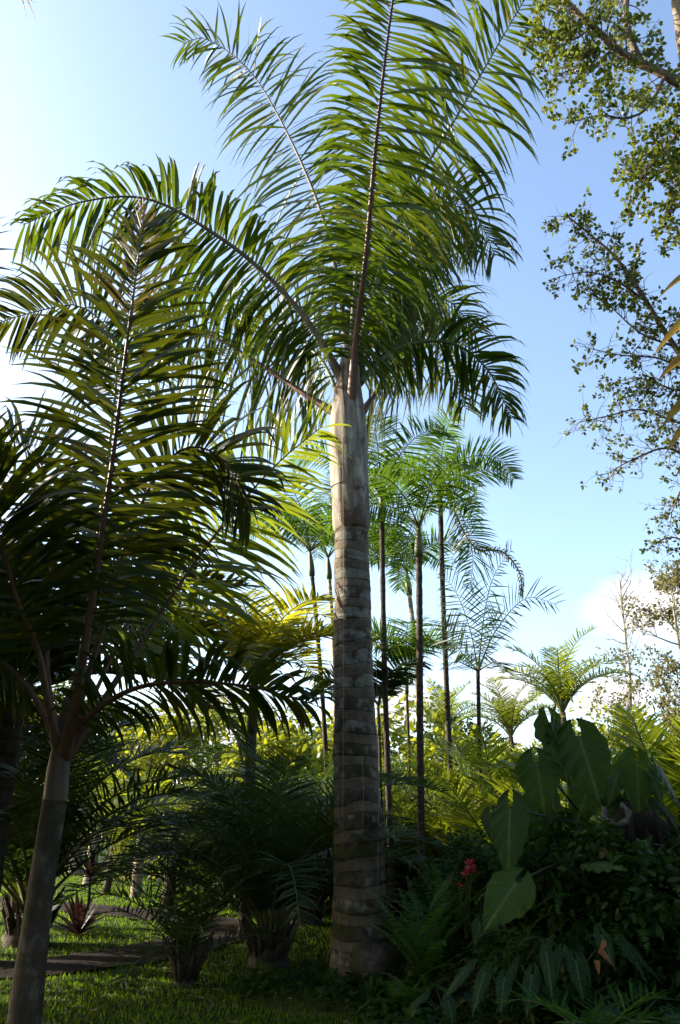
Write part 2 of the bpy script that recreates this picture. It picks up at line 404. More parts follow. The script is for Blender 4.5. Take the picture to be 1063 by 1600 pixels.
def big_trunk_mat():
    m = bpy.data.materials.new('ringed_palm_bark'); m.use_nodes = True
    N, L = new_nodes(m.node_tree)
    geo = N('ShaderNodeNewGeometry')
    uv = N('ShaderNodeUVMap'); sp = N('ShaderNodeSeparateXYZ'); L(uv.outputs[0], sp.inputs[0])
    def noise_(scale, sx, sz, detail=5.0, rough=.6):
        mp = N('ShaderNodeMapping'); mp.inputs['Scale'].default_value = (sx, sx, sz); L(geo.outputs['Position'], mp.inputs[0])
        n = N('ShaderNodeTexNoise', i_Scale=scale, i_Detail=detail, i_Roughness=rough); L(mp.outputs[0], n.inputs['Vector']); return n.outputs[0]
    def mix(f, a, b):
        x = N('ShaderNodeMix', data_type='RGBA'); L(f, x.inputs[0])
        for v, k in ((a, 6), (b, 7)):
            if isinstance(v, tuple): x.inputs[k].default_value = (*v, 1)
            else: L(v, x.inputs[k])
        return x.outputs[2]
    wobn = noise_(2.6, 1, .6, 4.0)
    j = N('ShaderNodeMath', operation='MULTIPLY_ADD'); L(wobn, j.inputs[0]); j.inputs[1].default_value = .50; L(sp.outputs[1], j.inputs[2])
    fr = N('ShaderNodeMath', operation='FRACT'); L(j.outputs[0], fr.inputs[0])
    band = ramp(N, [(0, .0), (.03, 1.0), (.40, .85), (.45, 0.0), (.97, 0.0), (1.0, 0.0)]); L(fr.outputs[0], band.inputs[0])
    edge = ramp(N, [(0, .45), (.03, .0), (.41, .0), (.445, .5), (.52, 0), (.97, 0), (1, .45)]); L(fr.outputs[0], edge.inputs[0])
    streak = noise_(16.0, 1, .45, 7.0, .7)
    s1 = ramp(N, [(.3, (.080, .058, .038)), (.6, (.160, .120, .080)), (.8, (.27, .21, .15))]); L(streak, s1.inputs[0])
    blot = noise_(9.0, 1, 1.0, 6.0)
    s2 = ramp(N, [(.3, (.036, .027, .018)), (.6, (.092, .070, .046))]); L(blot, s2.inputs[0])
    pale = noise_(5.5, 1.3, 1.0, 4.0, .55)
    pl_ = N('ShaderNodeMapRange', i_1=6.0, i_2=18.0, i_3=-.03, i_4=.12); L(sp.outputs[1], pl_.inputs[0])  # real pale patches, spread with height to paint in sun the upper trunk misses
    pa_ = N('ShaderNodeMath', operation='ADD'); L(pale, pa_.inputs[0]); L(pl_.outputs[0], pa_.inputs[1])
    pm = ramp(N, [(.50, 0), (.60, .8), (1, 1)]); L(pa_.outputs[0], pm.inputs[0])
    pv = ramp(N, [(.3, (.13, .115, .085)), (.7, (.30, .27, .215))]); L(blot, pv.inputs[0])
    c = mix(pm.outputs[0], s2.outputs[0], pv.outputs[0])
    mossn = noise_(2.4, 1, .8, 6.0, .65)
    ml_ = N('ShaderNodeMapRange', i_1=4.0, i_2=15.0, i_3=.10, i_4=-.10); L(sp.outputs[1], ml_.inputs[0])
    ma_ = N('ShaderNodeMath', operation='ADD'); L(mossn, ma_.inputs[0]); L(ml_.outputs[0], ma_.inputs[1])
    mm = ramp(N, [(.50, 0), (.68, .8)]); L(ma_.outputs[0], mm.inputs[0])
    c = mix(mm.outputs[0], c, (.040, .050, .009))
    c = mix(band.outputs[0], c, s1.outputs[0])
    c = mix(edge.outputs[0], c, (.018, .013, .009))
    pb = N('ShaderNodeBsdfPrincipled', i_Roughness=.88); L(c, pb.inputs['Base Color']); pb.inputs['Specular IOR Level'].default_value = .2
    hh = N('ShaderNodeMath', operation='ADD'); L(blot, hh.inputs[0]); L(streak, hh.inputs[1])
    h2 = N('ShaderNodeMath', operation='SUBTRACT'); L(hh.outputs[0], h2.inputs[0]); L(edge.outputs[0], h2.inputs[1])
    bp = N('ShaderNodeBump', i_Strength=.8, i_Distance=.02); L(h2.outputs[0], bp.inputs['Height']); L(bp.outputs[0], pb.inputs['Normal'])
    o = N('ShaderNodeOutputMaterial'); L(pb.outputs[0], o.inputs[0])
    return m
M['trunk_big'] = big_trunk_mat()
M['trunk_root'] = bark_mat('knobbly_root_bark', (.030, .024, .016), (.065, .052, .035), (.12, .10, .075), 9, 1.0, .9, .9, moss=(.032, .040, .008), mossamt=.5)

def ground_mat(name, c1, c2, c3, scale, rough=.95, bump=.6, spec=.05):
    m = bpy.data.materials.new(name); m.use_nodes = True
    N, L = new_nodes(m.node_tree)
    geo = N('ShaderNodeNewGeometry')
    nz = N('ShaderNodeTexNoise', i_Scale=scale, i_Detail=8.0, i_Roughness=.65); L(geo.outputs['Position'], nz.inputs['Vector'])
    n2 = N('ShaderNodeTexNoise', i_Scale=scale * 14, i_Detail=4.0); L(geo.outputs['Position'], n2.inputs['Vector'])
    r = ramp(N, [(.3, c1), (.52, c2), (.72, c3)])
    a = N('ShaderNodeMath', operation='MULTIPLY_ADD'); L(n2.outputs[0], a.inputs[0]); a.inputs[1].default_value = .4
    b = N('ShaderNodeMath', operation='MULTIPLY'); L(nz.outputs[0], b.inputs[0]); b.inputs[1].default_value = .6; L(b.outputs[0], a.inputs[2])
    L(a.outputs[0], r.inputs[0])
    pb = N('ShaderNodeBsdfPrincipled', i_Roughness=rough); L(r.outputs[0], pb.inputs['Base Color']); pb.inputs['Specular IOR Level'].default_value = spec
    bp = N('ShaderNodeBump', i_Strength=bump, i_Distance=.03); L(n2.outputs[0], bp.inputs['Height']); L(bp.outputs[0], pb.inputs['Normal'])
    o = N('ShaderNodeOutputMaterial'); L(pb.outputs[0], o.inputs[0])
    return m
M['lawn'] = ground_mat('lawn_soil', (.012, .020, .005), (.018, .034, .005), (.032, .048, .009), 1.4)
M['asphalt'] = ground_mat('worn_asphalt', (.014, .011, .010), (.022, .018, .016), (.042, .035, .031), 3.0, .9, .5)
M['soil'] = ground_mat('dark_bed_soil', (.010, .008, .006), (.020, .016, .011), (.035, .035, .014), 2.5)
M['moss'] = ground_mat('moss', (.030, .036, .008), (.055, .062, .010), (.085, .085, .018), 5.0)

def bigleaf_mat(name, base, light, vein, trans, tfac=.25, nlat=9):
    m = bpy.data.materials.new(name); m.use_nodes = True
    N, L = new_nodes(m.node_tree)
    uv = N('ShaderNodeUVMap'); sp = N('ShaderNodeSeparateXYZ'); L(uv.outputs[0], sp.inputs[0])
    s = N('ShaderNodeMath', operation='SUBTRACT'); L(sp.outputs[0], s.inputs[0]); s.inputs[1].default_value = .5
    ab = N('ShaderNodeMath', operation='ABSOLUTE'); L(s.outputs[0], ab.inputs[0])
    # side veins run out and forward from the midrib
    q = N('ShaderNodeMath', operation='MULTIPLY'); L(ab.outputs[0], q.inputs[0]); q.inputs[1].default_value = .55
    d = N('ShaderNodeMath', operation='SUBTRACT'); L(sp.outputs[1], d.inputs[0]); L(q.outputs[0], d.inputs[1])
    f = N('ShaderNodeMath', operation='MULTIPLY'); L(d.outputs[0], f.inputs[0]); f.inputs[1].default_value = nlat
    fr = N('ShaderNodeMath', operation='FRACT'); L(f.outputs[0], fr.inputs[0])
    rr = ramp(N, [(0, 1), (.09, 0.0), (.91, 0.0), (1, 1)]); L(fr.outputs[0], rr.inputs[0])
    mr = ramp(N, [(0, 1), (.018, 1), (.035, 0)]); L(ab.outputs[0], mr.inputs[0])
    mm = N('ShaderNodeMath', operation='MULTIPLY_ADD'); L(rr.outputs[0], mm.inputs[0]); mm.inputs[1].default_value = .75; L(mr.outputs[0], mm.inputs[2]); mm.use_clamp = True
    geo = N('ShaderNodeNewGeometry')
    nz = N('ShaderNodeTexNoise', i_Scale=4.0, i_Detail=5.0); L(geo.outputs['Position'], nz.inputs['Vector'])
    r = ramp(N, [(.35, base), (.68, light)]); L(nz.outputs[0], r.inputs[0])
    mx = N('ShaderNodeMix', data_type='RGBA'); L(mm.outputs[0], mx.inputs[0]); L(r.outputs[0], mx.inputs[6]); mx.inputs[7].default_value = (*vein, 1)
    pb = N('ShaderNodeBsdfPrincipled', i_Roughness=.5); pb.inputs['Specular IOR Level'].default_value = .15; L(mx.outputs[2], pb.inputs['Base Color'])
    bp = N('ShaderNodeBump', i_Strength=.5, i_Distance=.02); bp.invert = True; L(rr.outputs[0], bp.inputs['Height']); L(bp.outputs[0], pb.inputs['Normal'])
    tr = N('ShaderNodeBsdfTranslucent', i_0=(*trans, 1))
    ms = N('ShaderNodeMixShader', i_0=tfac); L(pb.outputs[0], ms.inputs[1]); L(tr.outputs[0], ms.inputs[2])
    o = N('ShaderNodeOutputMaterial'); L(ms.outputs[0], o.inputs[0])
    return m
M['philo'] = bigleaf_mat('philodendron_leaf', (.020, .044, .008), (.034, .064, .011), (.10, .13, .035), (.13, .23, .02))
M['philo_pale'] = bigleaf_mat('young_philodendron_leaf', (.032, .068, .010), (.050, .092, .013), (.12, .16, .04), (.20, .32, .02))
M['petiole'] = bark_mat('dark_leaf_stalk', (.015, .022, .006), (.028, .038, .010), (.04, .05, .014), 10, .3, .5, .15)
M['anth'] = bigleaf_mat('velvet_leaf', (.010, .030, .009), (.017, .046, .012), (.09, .15, .06), (.08, .18, .02), .2, 7)

def plain(name, c, rough=.5, trans=None):
    m = bpy.data.materials.new(name); m.use_nodes = True
    N, L = new_nodes(m.node_tree)
    geo = N('ShaderNodeNewGeometry')
    nz = N('ShaderNodeTexNoise', i_Scale=25.0, i_Detail=3.0); L(geo.outputs['Position'], nz.inputs['Vector'])
    r = ramp(N, [(.3, tuple(x * .7 for x in c)), (.7, tuple(min(1, x * 1.25) for x in c))]); L(nz.outputs[0], r.inputs[0])
    pb = N('ShaderNodeBsdfPrincipled', i_Roughness=rough); L(r.outputs[0], pb.inputs['Base Color'])
    o = N('ShaderNodeOutputMaterial')
    if trans:
        tr = N('ShaderNodeBsdfTranslucent', i_0=(*trans, 1)); ms = N('ShaderNodeMixShader', i_0=.35)
        L(pb.outputs[0], ms.inputs[1]); L(tr.outputs[0], ms.inputs[2]); L(ms.outputs[0], o.inputs[0])
    else: L(pb.outputs[0], o.inputs[0])
    return m
M['red'] = plain('red_petal', (.42, .045, .06), .5, (.6, .06, .06))
M['orange'] = plain('dry_orange_leaf', (.26, .10, .035), .6, (.5, .2, .06))
M['fibre'] = plain('dry_fibre', (.30, .25, .17), .8)

# ------------------------------------------------------------------ ground, path, bed
def bed_h(x, y):
    h = 1.0 * math.exp(-(((x - 3.0) / 1.3) ** 2 + ((y - 8.6) / 1.3) ** 2))
    h += .50 * math.exp(-(((x - 4.4) / 2.0) ** 2 + ((y - 9.8) / 2.0) ** 2))
    h += .25 * math.exp(-(((x - 1.7) / 1.1) ** 2 + ((y - 9.2) / 1.6) ** 2))
    edge = min(1, max(0, (x - .35 - .15 * math.sin(y * 1.3)) / .8)) * min(1, max(0, (y - 5.2) / 1.0)) * min(1, max(0, (14.5 - y) / 2))
    return h * edge + .07 * edge + .08 * edge * mnoise.fractal(Vector((x * 1.7, y * 1.7, .3)), 1.0, 2.0, 4)

mb = MB()
xs = [-400, -200, -100, -60] + [-40 + i for i in range(81)] + [60, 100, 200, 400]
ys = [-60, -30] + [-15 + i for i in range(76)] + [80, 120, 200, 400, 900]
V = [(x, y, 0.0 if abs(x) > 40 or y > 55 or y < 0 else .03 * mnoise.noise(Vector((x * .2, y * .2, 0)))) for y in ys for x in xs]
nx = len(xs)
mb.add(V, [(j * nx + i, j * nx + i + 1, (j + 1) * nx + i + 1, (j + 1) * nx + i) for j in range(len(ys) - 1) for i in range(nx - 1)])
ground = mb.build('ground', M['lawn']); tag(ground, 'green lawn spreading under the palms', 'ground', kind='structure')

def gz(x, y):
    return .03 * mnoise.noise(Vector((x * .2, y * .2, 0))) if abs(x) < 40 and 0 < y < 55 else 0.0

path_px = [(-320, 1524), (-60, 1519), (80, 1512), (200, 1495), (300, 1474), (345, 1458), (330, 1444), (260, 1433), (150, 1423), (20, 1412), (-200, 1400)]
path_w = [.72, .72, .72, .8, .85, .9, .95, 1.0, 1.0, 1.0, 1.0]
pc, _ = spline([G(*q) for q in path_px], 60)
mb = MB(); V = []
path_line = []
for i, p in enumerate(pc):
    t = (pc[min(60, i + 1)] - pc[max(0, i - 1)]).normalized(); s = Vector((t.y, -t.x, 0))
    w = .62 + .06 * math.sin(i * 1.7)
    path_line.append((p.x, p.y))
    for k in range(5):
        q = p + s * (w * (k / 2 - 1) * (1 + .06 * math.sin(i * 2.3 + k)))
        V.append((q.x, q.y, gz(q.x, q.y) + .022 + .01 * (1 - abs(k / 2 - 1))))
mb.add(V, [(i * 5 + k, i * 5 + k + 1, (i + 1) * 5 + k + 1, (i + 1) * 5 + k) for i in range(60) for k in range(4)])
tag(mb.build('path', M['asphalt']), 'narrow dark asphalt path bending through the lawn', 'path', kind='structure')
PL = np.array(path_line)
def on_path(x, y, w=1.0): return np.min((PL[:, 0] - x) ** 2 + (PL[:, 1] - y) ** 2) < w * w

mb = MB()
nxx, nyy = 90, 90
V = []
for j in range(nyy + 1):
    for i in range(nxx + 1):
        x = .1 + 8.5 * i / nxx; y = 4.6 + 10.2 * j / nyy
        V.append((x, y, gz(x, y) + bed_h(x, y) - .012 + (.03 if .5 < x else 0)))
mb.add(V, [(j * (nxx + 1) + i, j * (nxx + 1) + i + 1, (j + 1) * (nxx + 1) + i + 1, (j + 1) * (nxx + 1) + i) for j in range(nyy) for i in range(nxx)])
tag(mb.build('planting_bed', M['soil']), 'dark raised bed of soil under the big leaved plants', 'terrain', kind='structure')

# grass blades: nobody could count them
mb = MB(); rg = random.Random(5)
def blade(x, y, h, w):
    a = rg.uniform(0, 6.283); c, s = math.cos(a), math.sin(a)
    lean = rg.uniform(.1, .6) * h; b = rg.uniform(0, 6.283)
    z = gz(x, y) - .01
    r = rg.random()
    mb.add([(x - c * w, y - s * w, z), (x + c * w, y + s * w, z), (x + math.cos(b) * lean * .4 + c * w * .6, y + math.sin(b) * lean * .4 + s * w * .6, z + h * .6),
            (x + math.cos(b) * lean, y + math.sin(b) * lean, z + h)], [(0, 1, 2), (0, 2, 3)], [(r, 0), (r, 0), (r, .6), (r, 1)])
cnt = 0
while cnt < 60000:
    y = 6.8 + 28 * rg.random() ** 2.0
    x = rg.uniform(-.46 * y - .5, min(.8, .1 + .08 * y))
    if x > .35 and y < 12: continue
    if on_path(x, y, .52 + .16 * rg.random()): continue
    k = .6 + y / 14
    blade(x, y, rg.uniform(.018, .052) * min(1.6, k), .0045 * k); cnt += 1
tag(mb.build('grass', M['grass'], smooth=False), 'short green grass blades covering the lawn', 'grass', kind='stuff')

# ------------------------------------------------------------------ the tall ringed palm in the middle
YB = 9.4
base = G(568, 1548)
main = thing('ringed_palm', base, 'tall thick palm with a ringed mossy trunk and pale crownshaft', 'palm')
mb = MB()
cpts = [(568, 1556), (567, 1500), (563, 1400), (558, 1250), (554, 1100), (551, 950), (549, 826)]
cw = [116, 98, 84, 74, 65, 57, 52]
p3 = [P(x, y, YB) for x, y in cpts]; p3[0].z = -0.1
ps, ln = spline(p3, 220)
def depth(p): return p.y * math.cos(PITCH) + (p.z - CAM_Z) * math.sin(PITCH)
zz = [p.z for p in p3]; rw = [w * depth(p) / FPX / 2 for w, p in zip(cw, p3)]
rad = []; rings = 20.0
for i, p in enumerate(ps):
    r = float(np.interp(p.z, zz, rw)); v = (i / 220 + .011 * math.sin(i * .11) + .004 * math.sin(i * .41)) * rings
    fr = v % 1.0
    rad.append(r * (1 + .013 * (1 if fr < .38 else 0) - .012 * fr + .004 * math.sin(i * 1.9)))
tube(mb, ps, rad, 40, 0, rings / ln, wob=.07, tilt=.10)
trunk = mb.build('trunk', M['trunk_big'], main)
tz = ps[-1]
# crownshaft with overlapping sheath
mb = MB()
sp_px = [(549, 834, 51), (549, 822, 56), (548, 790, 56), (546, 740, 57), (545, 690, 58), (545, 655, 54), (545, 615, 43), (546, 575, 30), (550, 535, 20)]
sps = [P(x, y, YB) for x, y, w in sp_px]
ss, l2 = spline(sps, 60)
szz = [p.z for p in sps]; srw = [w * depth(p) / FPX / 2 for (x, y, w), p in zip(sp_px, sps)]
tube(mb, ss, [float(np.interp(p.z, szz, srw)) for p in ss], 32, 0, 1.0, wob=.05)
mb.build('crownshaft', M['shaft'], main)
mb = MB(); V = []; cb = P(588, 1532, 9.05)
for j in range(17):
    for i in range(28):
        a = 2 * math.pi * i / 28; e = math.pi * (j / 16 - .5)
        d = Vector((math.cos(a) * math.cos(e), math.sin(a) * math.cos(e), math.sin(e)))
        k = 1 + .22 * mnoise.fractal(d * 1.6 + Vector((3, 1, 2)), 1, 2, 4)
        V.append(cb + Vector((d.x * .27, d.y * .25, d.z * .40)) * k)
mb.add(V, [(j * 28 + i, j * 28 + (i + 1) % 28, (j + 1) * 28 + (i + 1) % 28, (j + 1) * 28 + i) for j in range(16) for i in range(28)], [(0, .7)] * len(V))
mb.build('root_bulge', M['trunk_root'], main)
# outer sheath: opens on the right side, wraps the lower shaft
def sheath(p0, p1, a_mid, a_half, grow, name, mat, parent, path, zs, ws, tail=None):
    mb = MB(); V, F, U = [], [], []
    n, k = 40, 22
    for i in range(n + 1):
        t = p0 + (p1 - p0) * i / n
        c = path[min(60, int(t * 60))]
        r = float(np.interp(c.z, zs, ws)) * grow + .004
        h = a_half * (1 - .72 * max(0, (i / n - .35) / .65) ** 1.2)
        for j in range(k + 1):
            a = a_mid + h * (j / k * 2 - 1)
            rr = r * (1 + .02 * math.sin(a * 9 + i * .2))
            V.append((c.x + math.sin(a) * rr, c.y - math.cos(a) * rr, c.z)); U.append((j / k, i / n))
    for i in range(n):
        for j in range(k): F.append((i * (k + 1) + j, i * (k + 1) + j + 1, (i + 1) * (k + 1) + j + 1, (i + 1) * (k + 1) + j))
    mb.add(V, F, U)
    return mb.build(name, mat, parent)
sheath(.03, .80, .55, 1.25, 1.02, 'leaf_sheath', M['shaft'], main, ss, szz, srw)
sheath(.22, .95, -1.1, 1.0, 1.05, 'leaf_sheath', M['shaft'], main, ss, szz, srw)
# hanging dry fibres beside the trunk
for (x, y0, y1) in ((522, 700, 1120), (535, 650, 1330), (588, 1020, 1400), (479, 560, 760), (566, 1180, 1300)):
    mb = MB(); a = P(x, y0, 9.12); b = P(x + R.uniform(-3, 3), y1, 9.10)
    q, _ = spline([a, (a + b) / 2 + Vector((.015, 0, 0)), b], 12)
    tube(mb, q, .0022, 4)
    mb.build('dry_fibre', M['fibre'], main)

def px_pts(lst): return [P(*q) for q in lst]
def make_frond(root, pts, leafm, rachm, rng=R, name='frond', **kw):
    ml, mr = MB(), MB()
    dens = kw.pop('dens', 1.75); kw['n'] = int(kw['n'] * dens); kw['Ln'] *= 1.2; kw.setdefault('vj', .32); kw['twist'] = .6; kw['pmiss'] = .06; kw['droop'] *= 1.3; kw['jit'] = .15; kw['W'] *= .9; kw.setdefault('inward', (0, .9, 0)); kw['segs'] = 6
    frond(ml, mr, pts, rng=rng, **kw)
    r = mr.build(name, rachm, root)
    l = MB; o = ml.build('leaflets', leafm)
    # leaflets are the sub-part of this frond
    me = o.data
    co = np.empty(len(me.vertices) * 3, dtype=np.float32); me.vertices.foreach_get('co', co)
    co = co.reshape(-1, 3) - np.array(root.location, dtype=np.float32)
    me.vertices.foreach_set('co', co.ravel()); me.update()
    o.parent = r
    return r

rf = random.Random(21)
F_MAIN = [
    # up and over towards the viewer, in the middle
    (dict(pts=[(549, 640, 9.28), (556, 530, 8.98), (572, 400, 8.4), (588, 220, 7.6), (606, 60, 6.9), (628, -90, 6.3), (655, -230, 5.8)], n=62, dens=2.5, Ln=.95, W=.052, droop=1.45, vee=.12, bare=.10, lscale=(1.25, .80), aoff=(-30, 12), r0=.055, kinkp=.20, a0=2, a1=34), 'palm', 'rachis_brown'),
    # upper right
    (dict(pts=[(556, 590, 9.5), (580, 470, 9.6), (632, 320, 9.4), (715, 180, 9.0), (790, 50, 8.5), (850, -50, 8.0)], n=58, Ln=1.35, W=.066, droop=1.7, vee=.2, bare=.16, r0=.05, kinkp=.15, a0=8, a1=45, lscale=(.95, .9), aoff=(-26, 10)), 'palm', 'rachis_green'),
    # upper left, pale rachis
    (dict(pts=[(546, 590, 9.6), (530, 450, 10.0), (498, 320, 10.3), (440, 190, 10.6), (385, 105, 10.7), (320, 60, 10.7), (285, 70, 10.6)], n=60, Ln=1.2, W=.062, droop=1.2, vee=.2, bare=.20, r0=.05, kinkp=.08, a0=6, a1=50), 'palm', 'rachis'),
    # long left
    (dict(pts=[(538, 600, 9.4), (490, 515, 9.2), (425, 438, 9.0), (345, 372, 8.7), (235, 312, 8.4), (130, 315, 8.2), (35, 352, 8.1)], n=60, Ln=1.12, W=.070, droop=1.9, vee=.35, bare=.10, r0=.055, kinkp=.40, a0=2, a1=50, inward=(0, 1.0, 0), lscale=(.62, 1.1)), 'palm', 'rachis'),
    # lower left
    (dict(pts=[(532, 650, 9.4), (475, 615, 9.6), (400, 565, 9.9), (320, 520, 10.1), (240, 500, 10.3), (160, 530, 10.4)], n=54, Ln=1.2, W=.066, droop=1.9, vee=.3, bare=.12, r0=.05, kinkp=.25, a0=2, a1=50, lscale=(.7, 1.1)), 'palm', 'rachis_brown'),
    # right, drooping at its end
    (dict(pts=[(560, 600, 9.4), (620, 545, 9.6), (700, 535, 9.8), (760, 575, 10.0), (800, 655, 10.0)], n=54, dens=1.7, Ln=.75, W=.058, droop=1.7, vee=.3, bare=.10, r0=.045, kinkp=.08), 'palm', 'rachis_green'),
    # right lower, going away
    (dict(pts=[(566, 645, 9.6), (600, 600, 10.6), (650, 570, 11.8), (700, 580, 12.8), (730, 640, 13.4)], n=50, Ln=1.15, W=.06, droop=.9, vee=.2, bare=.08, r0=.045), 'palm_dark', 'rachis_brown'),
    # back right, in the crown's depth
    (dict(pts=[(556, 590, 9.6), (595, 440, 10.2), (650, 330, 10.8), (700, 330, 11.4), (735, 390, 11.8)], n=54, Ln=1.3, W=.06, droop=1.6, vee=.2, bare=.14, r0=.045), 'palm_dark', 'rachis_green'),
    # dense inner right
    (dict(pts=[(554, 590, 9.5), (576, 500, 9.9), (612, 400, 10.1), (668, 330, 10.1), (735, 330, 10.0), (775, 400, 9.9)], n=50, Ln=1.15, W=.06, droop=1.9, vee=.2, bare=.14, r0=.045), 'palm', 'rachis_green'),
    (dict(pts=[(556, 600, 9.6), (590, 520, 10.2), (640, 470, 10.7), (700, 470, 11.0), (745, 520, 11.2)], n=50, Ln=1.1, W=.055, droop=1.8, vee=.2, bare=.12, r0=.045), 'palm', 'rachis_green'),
    # short hidden one at the back left
    (dict(pts=[(538, 640, 9.7), (500, 560, 10.6), (440, 520, 11.6), (370, 540, 12.6), (330, 600, 13.2)], n=46, Ln=1.1, W=.06, droop=1.1, vee=.2, bare=.12, r0=.04), 'palm', 'rachis_green'),
]
for spec, lm, rm in F_MAIN:
    d = dict(spec); pts = px_pts(d.pop('pts'))
    d['W'] *= .98; d.setdefault('dens', 1.95)
    make_frond(main, pts, M[lm], M[rm], rf, **d)
# spear leaf
mb = MB(); q, _ = spline(px_pts([(551, 560, 9.3), (553, 480, 9.35), (560, 380, 9.4)]), 20)
tube(mb, q, [.05 * (1 - i / 20) ** .7 + .004 for i in range(21)], 8)
mb.build('spear_leaf', M['rachis'], main)
# moss and roots at its foot
mb = MB(); V = []; n = 40
for j in range(15):
    for i in range(n):
        a = 2 * math.pi * i / n; t = j / 14
        r = .3 + 1.0 * t * (1 + .25 * mnoise.noise(Vector((math.cos(a) * 1.5, math.sin(a) * 1.5, 4))))
        x, y = base.x + r * math.cos(a) * 1.1, base.y - .15 + r * math.sin(a)
        z = max(.06 * (1 - t) ** 1.3 + .05 * mnoise.fractal(Vector((x * 4, y * 4, 1)), 1, 2, 4) * (1 - t * .7), 0) + (.02 if j < 13 else -.04)
        V.append((x, y, z + (bed_h(x, y) if x > .1 else 0)))
mb.add(V, [(j * n + i, j * n + (i + 1) % n, (j + 1) * n + (i + 1) % n, (j + 1) * n + i) for j in range(14) for i in range(n)])
tag(mb.build('moss_mound', M['moss']), 'low mossy mound of earth round the foot of the thick palm', 'ground', kind='structure')

# ------------------------------------------------------------------ the dark palm on the left
lb = G(38, 1614); YL = lb.y
left = thing('leaning_palm', lb, 'dark young palm with a leaning smooth trunk and reddish brown leaf stalks', 'palm')
lp = [(36, 1622, 54), (45, 1540, 49), (56, 1450, 43), (67, 1370, 39), (78, 1300, 38), (86, 1250, 37)]
lps = [P(x, y, YL) for x, y, w in lp]; lps[0].z = -.1
ls_, ll = spline(lps, 120)
mb = MB(); zs = [p.z for p in lps]; ws = [w * depth(p) / FPX / 2 for (x, y, w), p in zip(lp, lps)]
rad = []
for i, p in enumerate(ls_):
    v = i / 120 * 11
    rad.append(float(np.interp(p.z, zs, ws)) * (1 + (.03 if v % 1 < .15 else 0)))
tube(mb, ls_, rad, 28, 0, 11 / ll, wob=.04)
mb.build('trunk', M['trunk_left'], left)
mb = MB()
q, _ = spline(px_pts([(86, 1256, YL), (92, 1200, YL), (100, 1150, YL), (108, 1090, YL)]), 30)
tube(mb, q, [.106 - .058 * (i / 30) ** 1.5 for i in range(31)], 18, wob=.06)
mb.build('crownshaft', M['shaft_red'], left)
rl = random.Random(33)
F_LEFT = [
    (dict(pts=[(97, 1195, 7.55), (122, 1080, 7.2), (150, 900, 6.9), (176, 720, 6.6), (198, 540, 6.2), (214, 420, 6.0), (224, 350, 5.9)], n=58, Ln=.92, W=.055, droop=.6, vee=.10, bare=.24, r0=.06, dens=1.35, kinkp=.05, a0=10, a1=48), 'palm_dark', 'rachis_brown'),
    (dict(pts=[(97, 1195, 7.55), (165, 1090, 7.7), (262, 940, 8.0), (345, 825, 8.2), (430, 728, 8.4), (505, 665, 8.5)], n=56, Ln=.95, W=.055, droop=.55, vee=.15, bare=.24, r0=.05, dens=1.25), 'lit_palm', 'rachis_brown'),
    (dict(pts=[(97, 1195, 7.55), (74, 1090, 7.3), (58, 1010, 7.1), (28, 940, 6.9), (-15, 800, 6.5), (-90, 700, 6.0)], n=50, Ln=.9, W=.065, dens=1.2, droop=.75, vee=.25, bare=.34, r0=.055), 'palm_dark', 'rachis_brown'),
    (dict(pts=[(97, 1195, 7.55), (132, 1125, 7.35), (225, 1072, 7.1), (370, 1070, 6.8), (490, 1100, 6.7)], n=34, Ln=.58, W=.062, droop=1.5, vee=.35, bare=.16, r0=.045), 'palm_dark', 'rachis_brown'),
    (dict(pts=[(97, 1195, 7.55), (160, 980, 7.5), (215, 800, 7.4), (280, 705, 7.3), (345, 715, 7.2), (395, 800, 7.1)], n=54, Ln=.88, W=.062, dens=1.25, droop=.9, vee=.3, bare=.36, r0=.05), 'palm_dark', 'rachis_brown'),
    (dict(pts=[(97, 1195, 7.55), (138, 950, 8.1), (172, 690, 8.3), (180, 545, 8.4), (130, 480, 8.4), (60, 486, 8.3), (-20, 510, 8.2)], n=58, Ln=.85, W=.058, dens=1.2, droop=1.1, vee=.4, bare=.6, r0=.05, kinkp=.2), 'palm_dark', 'rachis_green'),
    (dict(pts=[(97, 1195, 7.55), (66, 1110, 7.7), (10, 1040, 7.9), (-50, 1030, 8.2), (-150, 1110, 8.4)], n=44, Ln=.8, W=.06, dens=1.2, droop=1.1, vee=.3, bare=.36, r0=.05), 'palm_dark', 'rachis_brown'),
    (dict(pts=[(97, 1195, 7.55), (74, 1050, 8.2), (80, 880, 8.6), (70, 740, 8.9), (20, 690, 9.2), (-50, 720, 9.4)], n=54, Ln=.9, W=.07, dens=1.2, droop=.9, vee=.5, bare=.36, r0=.05), 'palm_dark', 'rachis_brown'),
    (dict(pts=[(97, 1195, 7.55), (150, 1080, 8.4), (210, 960, 9.0), (270, 900, 9.6), (330, 930, 10.1)], n=50, Ln=.9, W=.055, dens=1.2, droop=.8, vee=.3, bare=.4, r0=.045), 'lit_palm', 'rachis_brown'),
]
for spec, lm, rm in F_LEFT:
    d = dict(spec); pts = px_pts(d.pop('pts'))
    d['dens'] = d.get('dens', 1.5) + .3; d['r0'] *= .85
    make_frond(left, pts, M[lm], M[rm], rl, **d)
# bleached end of the tallest frond
ml, mr = MB(), MB()
frond(ml, mr, px_pts([(204, 500, 6.12), (214, 420, 6.0), (224, 345, 5.88), (226, 318, 5.84)]), n=30, Ln=.50, W=.017, droop=.1, vee=.2, bare=.0, r0=.014, r1=.004, a0=48, a1=78, rng=rl, env=lambda s: 1 - .5 * s)
o = mr.build('dry_frond_end', [M['palm_dry'], M['rachis']], left)
l = ml.build('leaflets', M['palm_dry'], left); l.parent = o

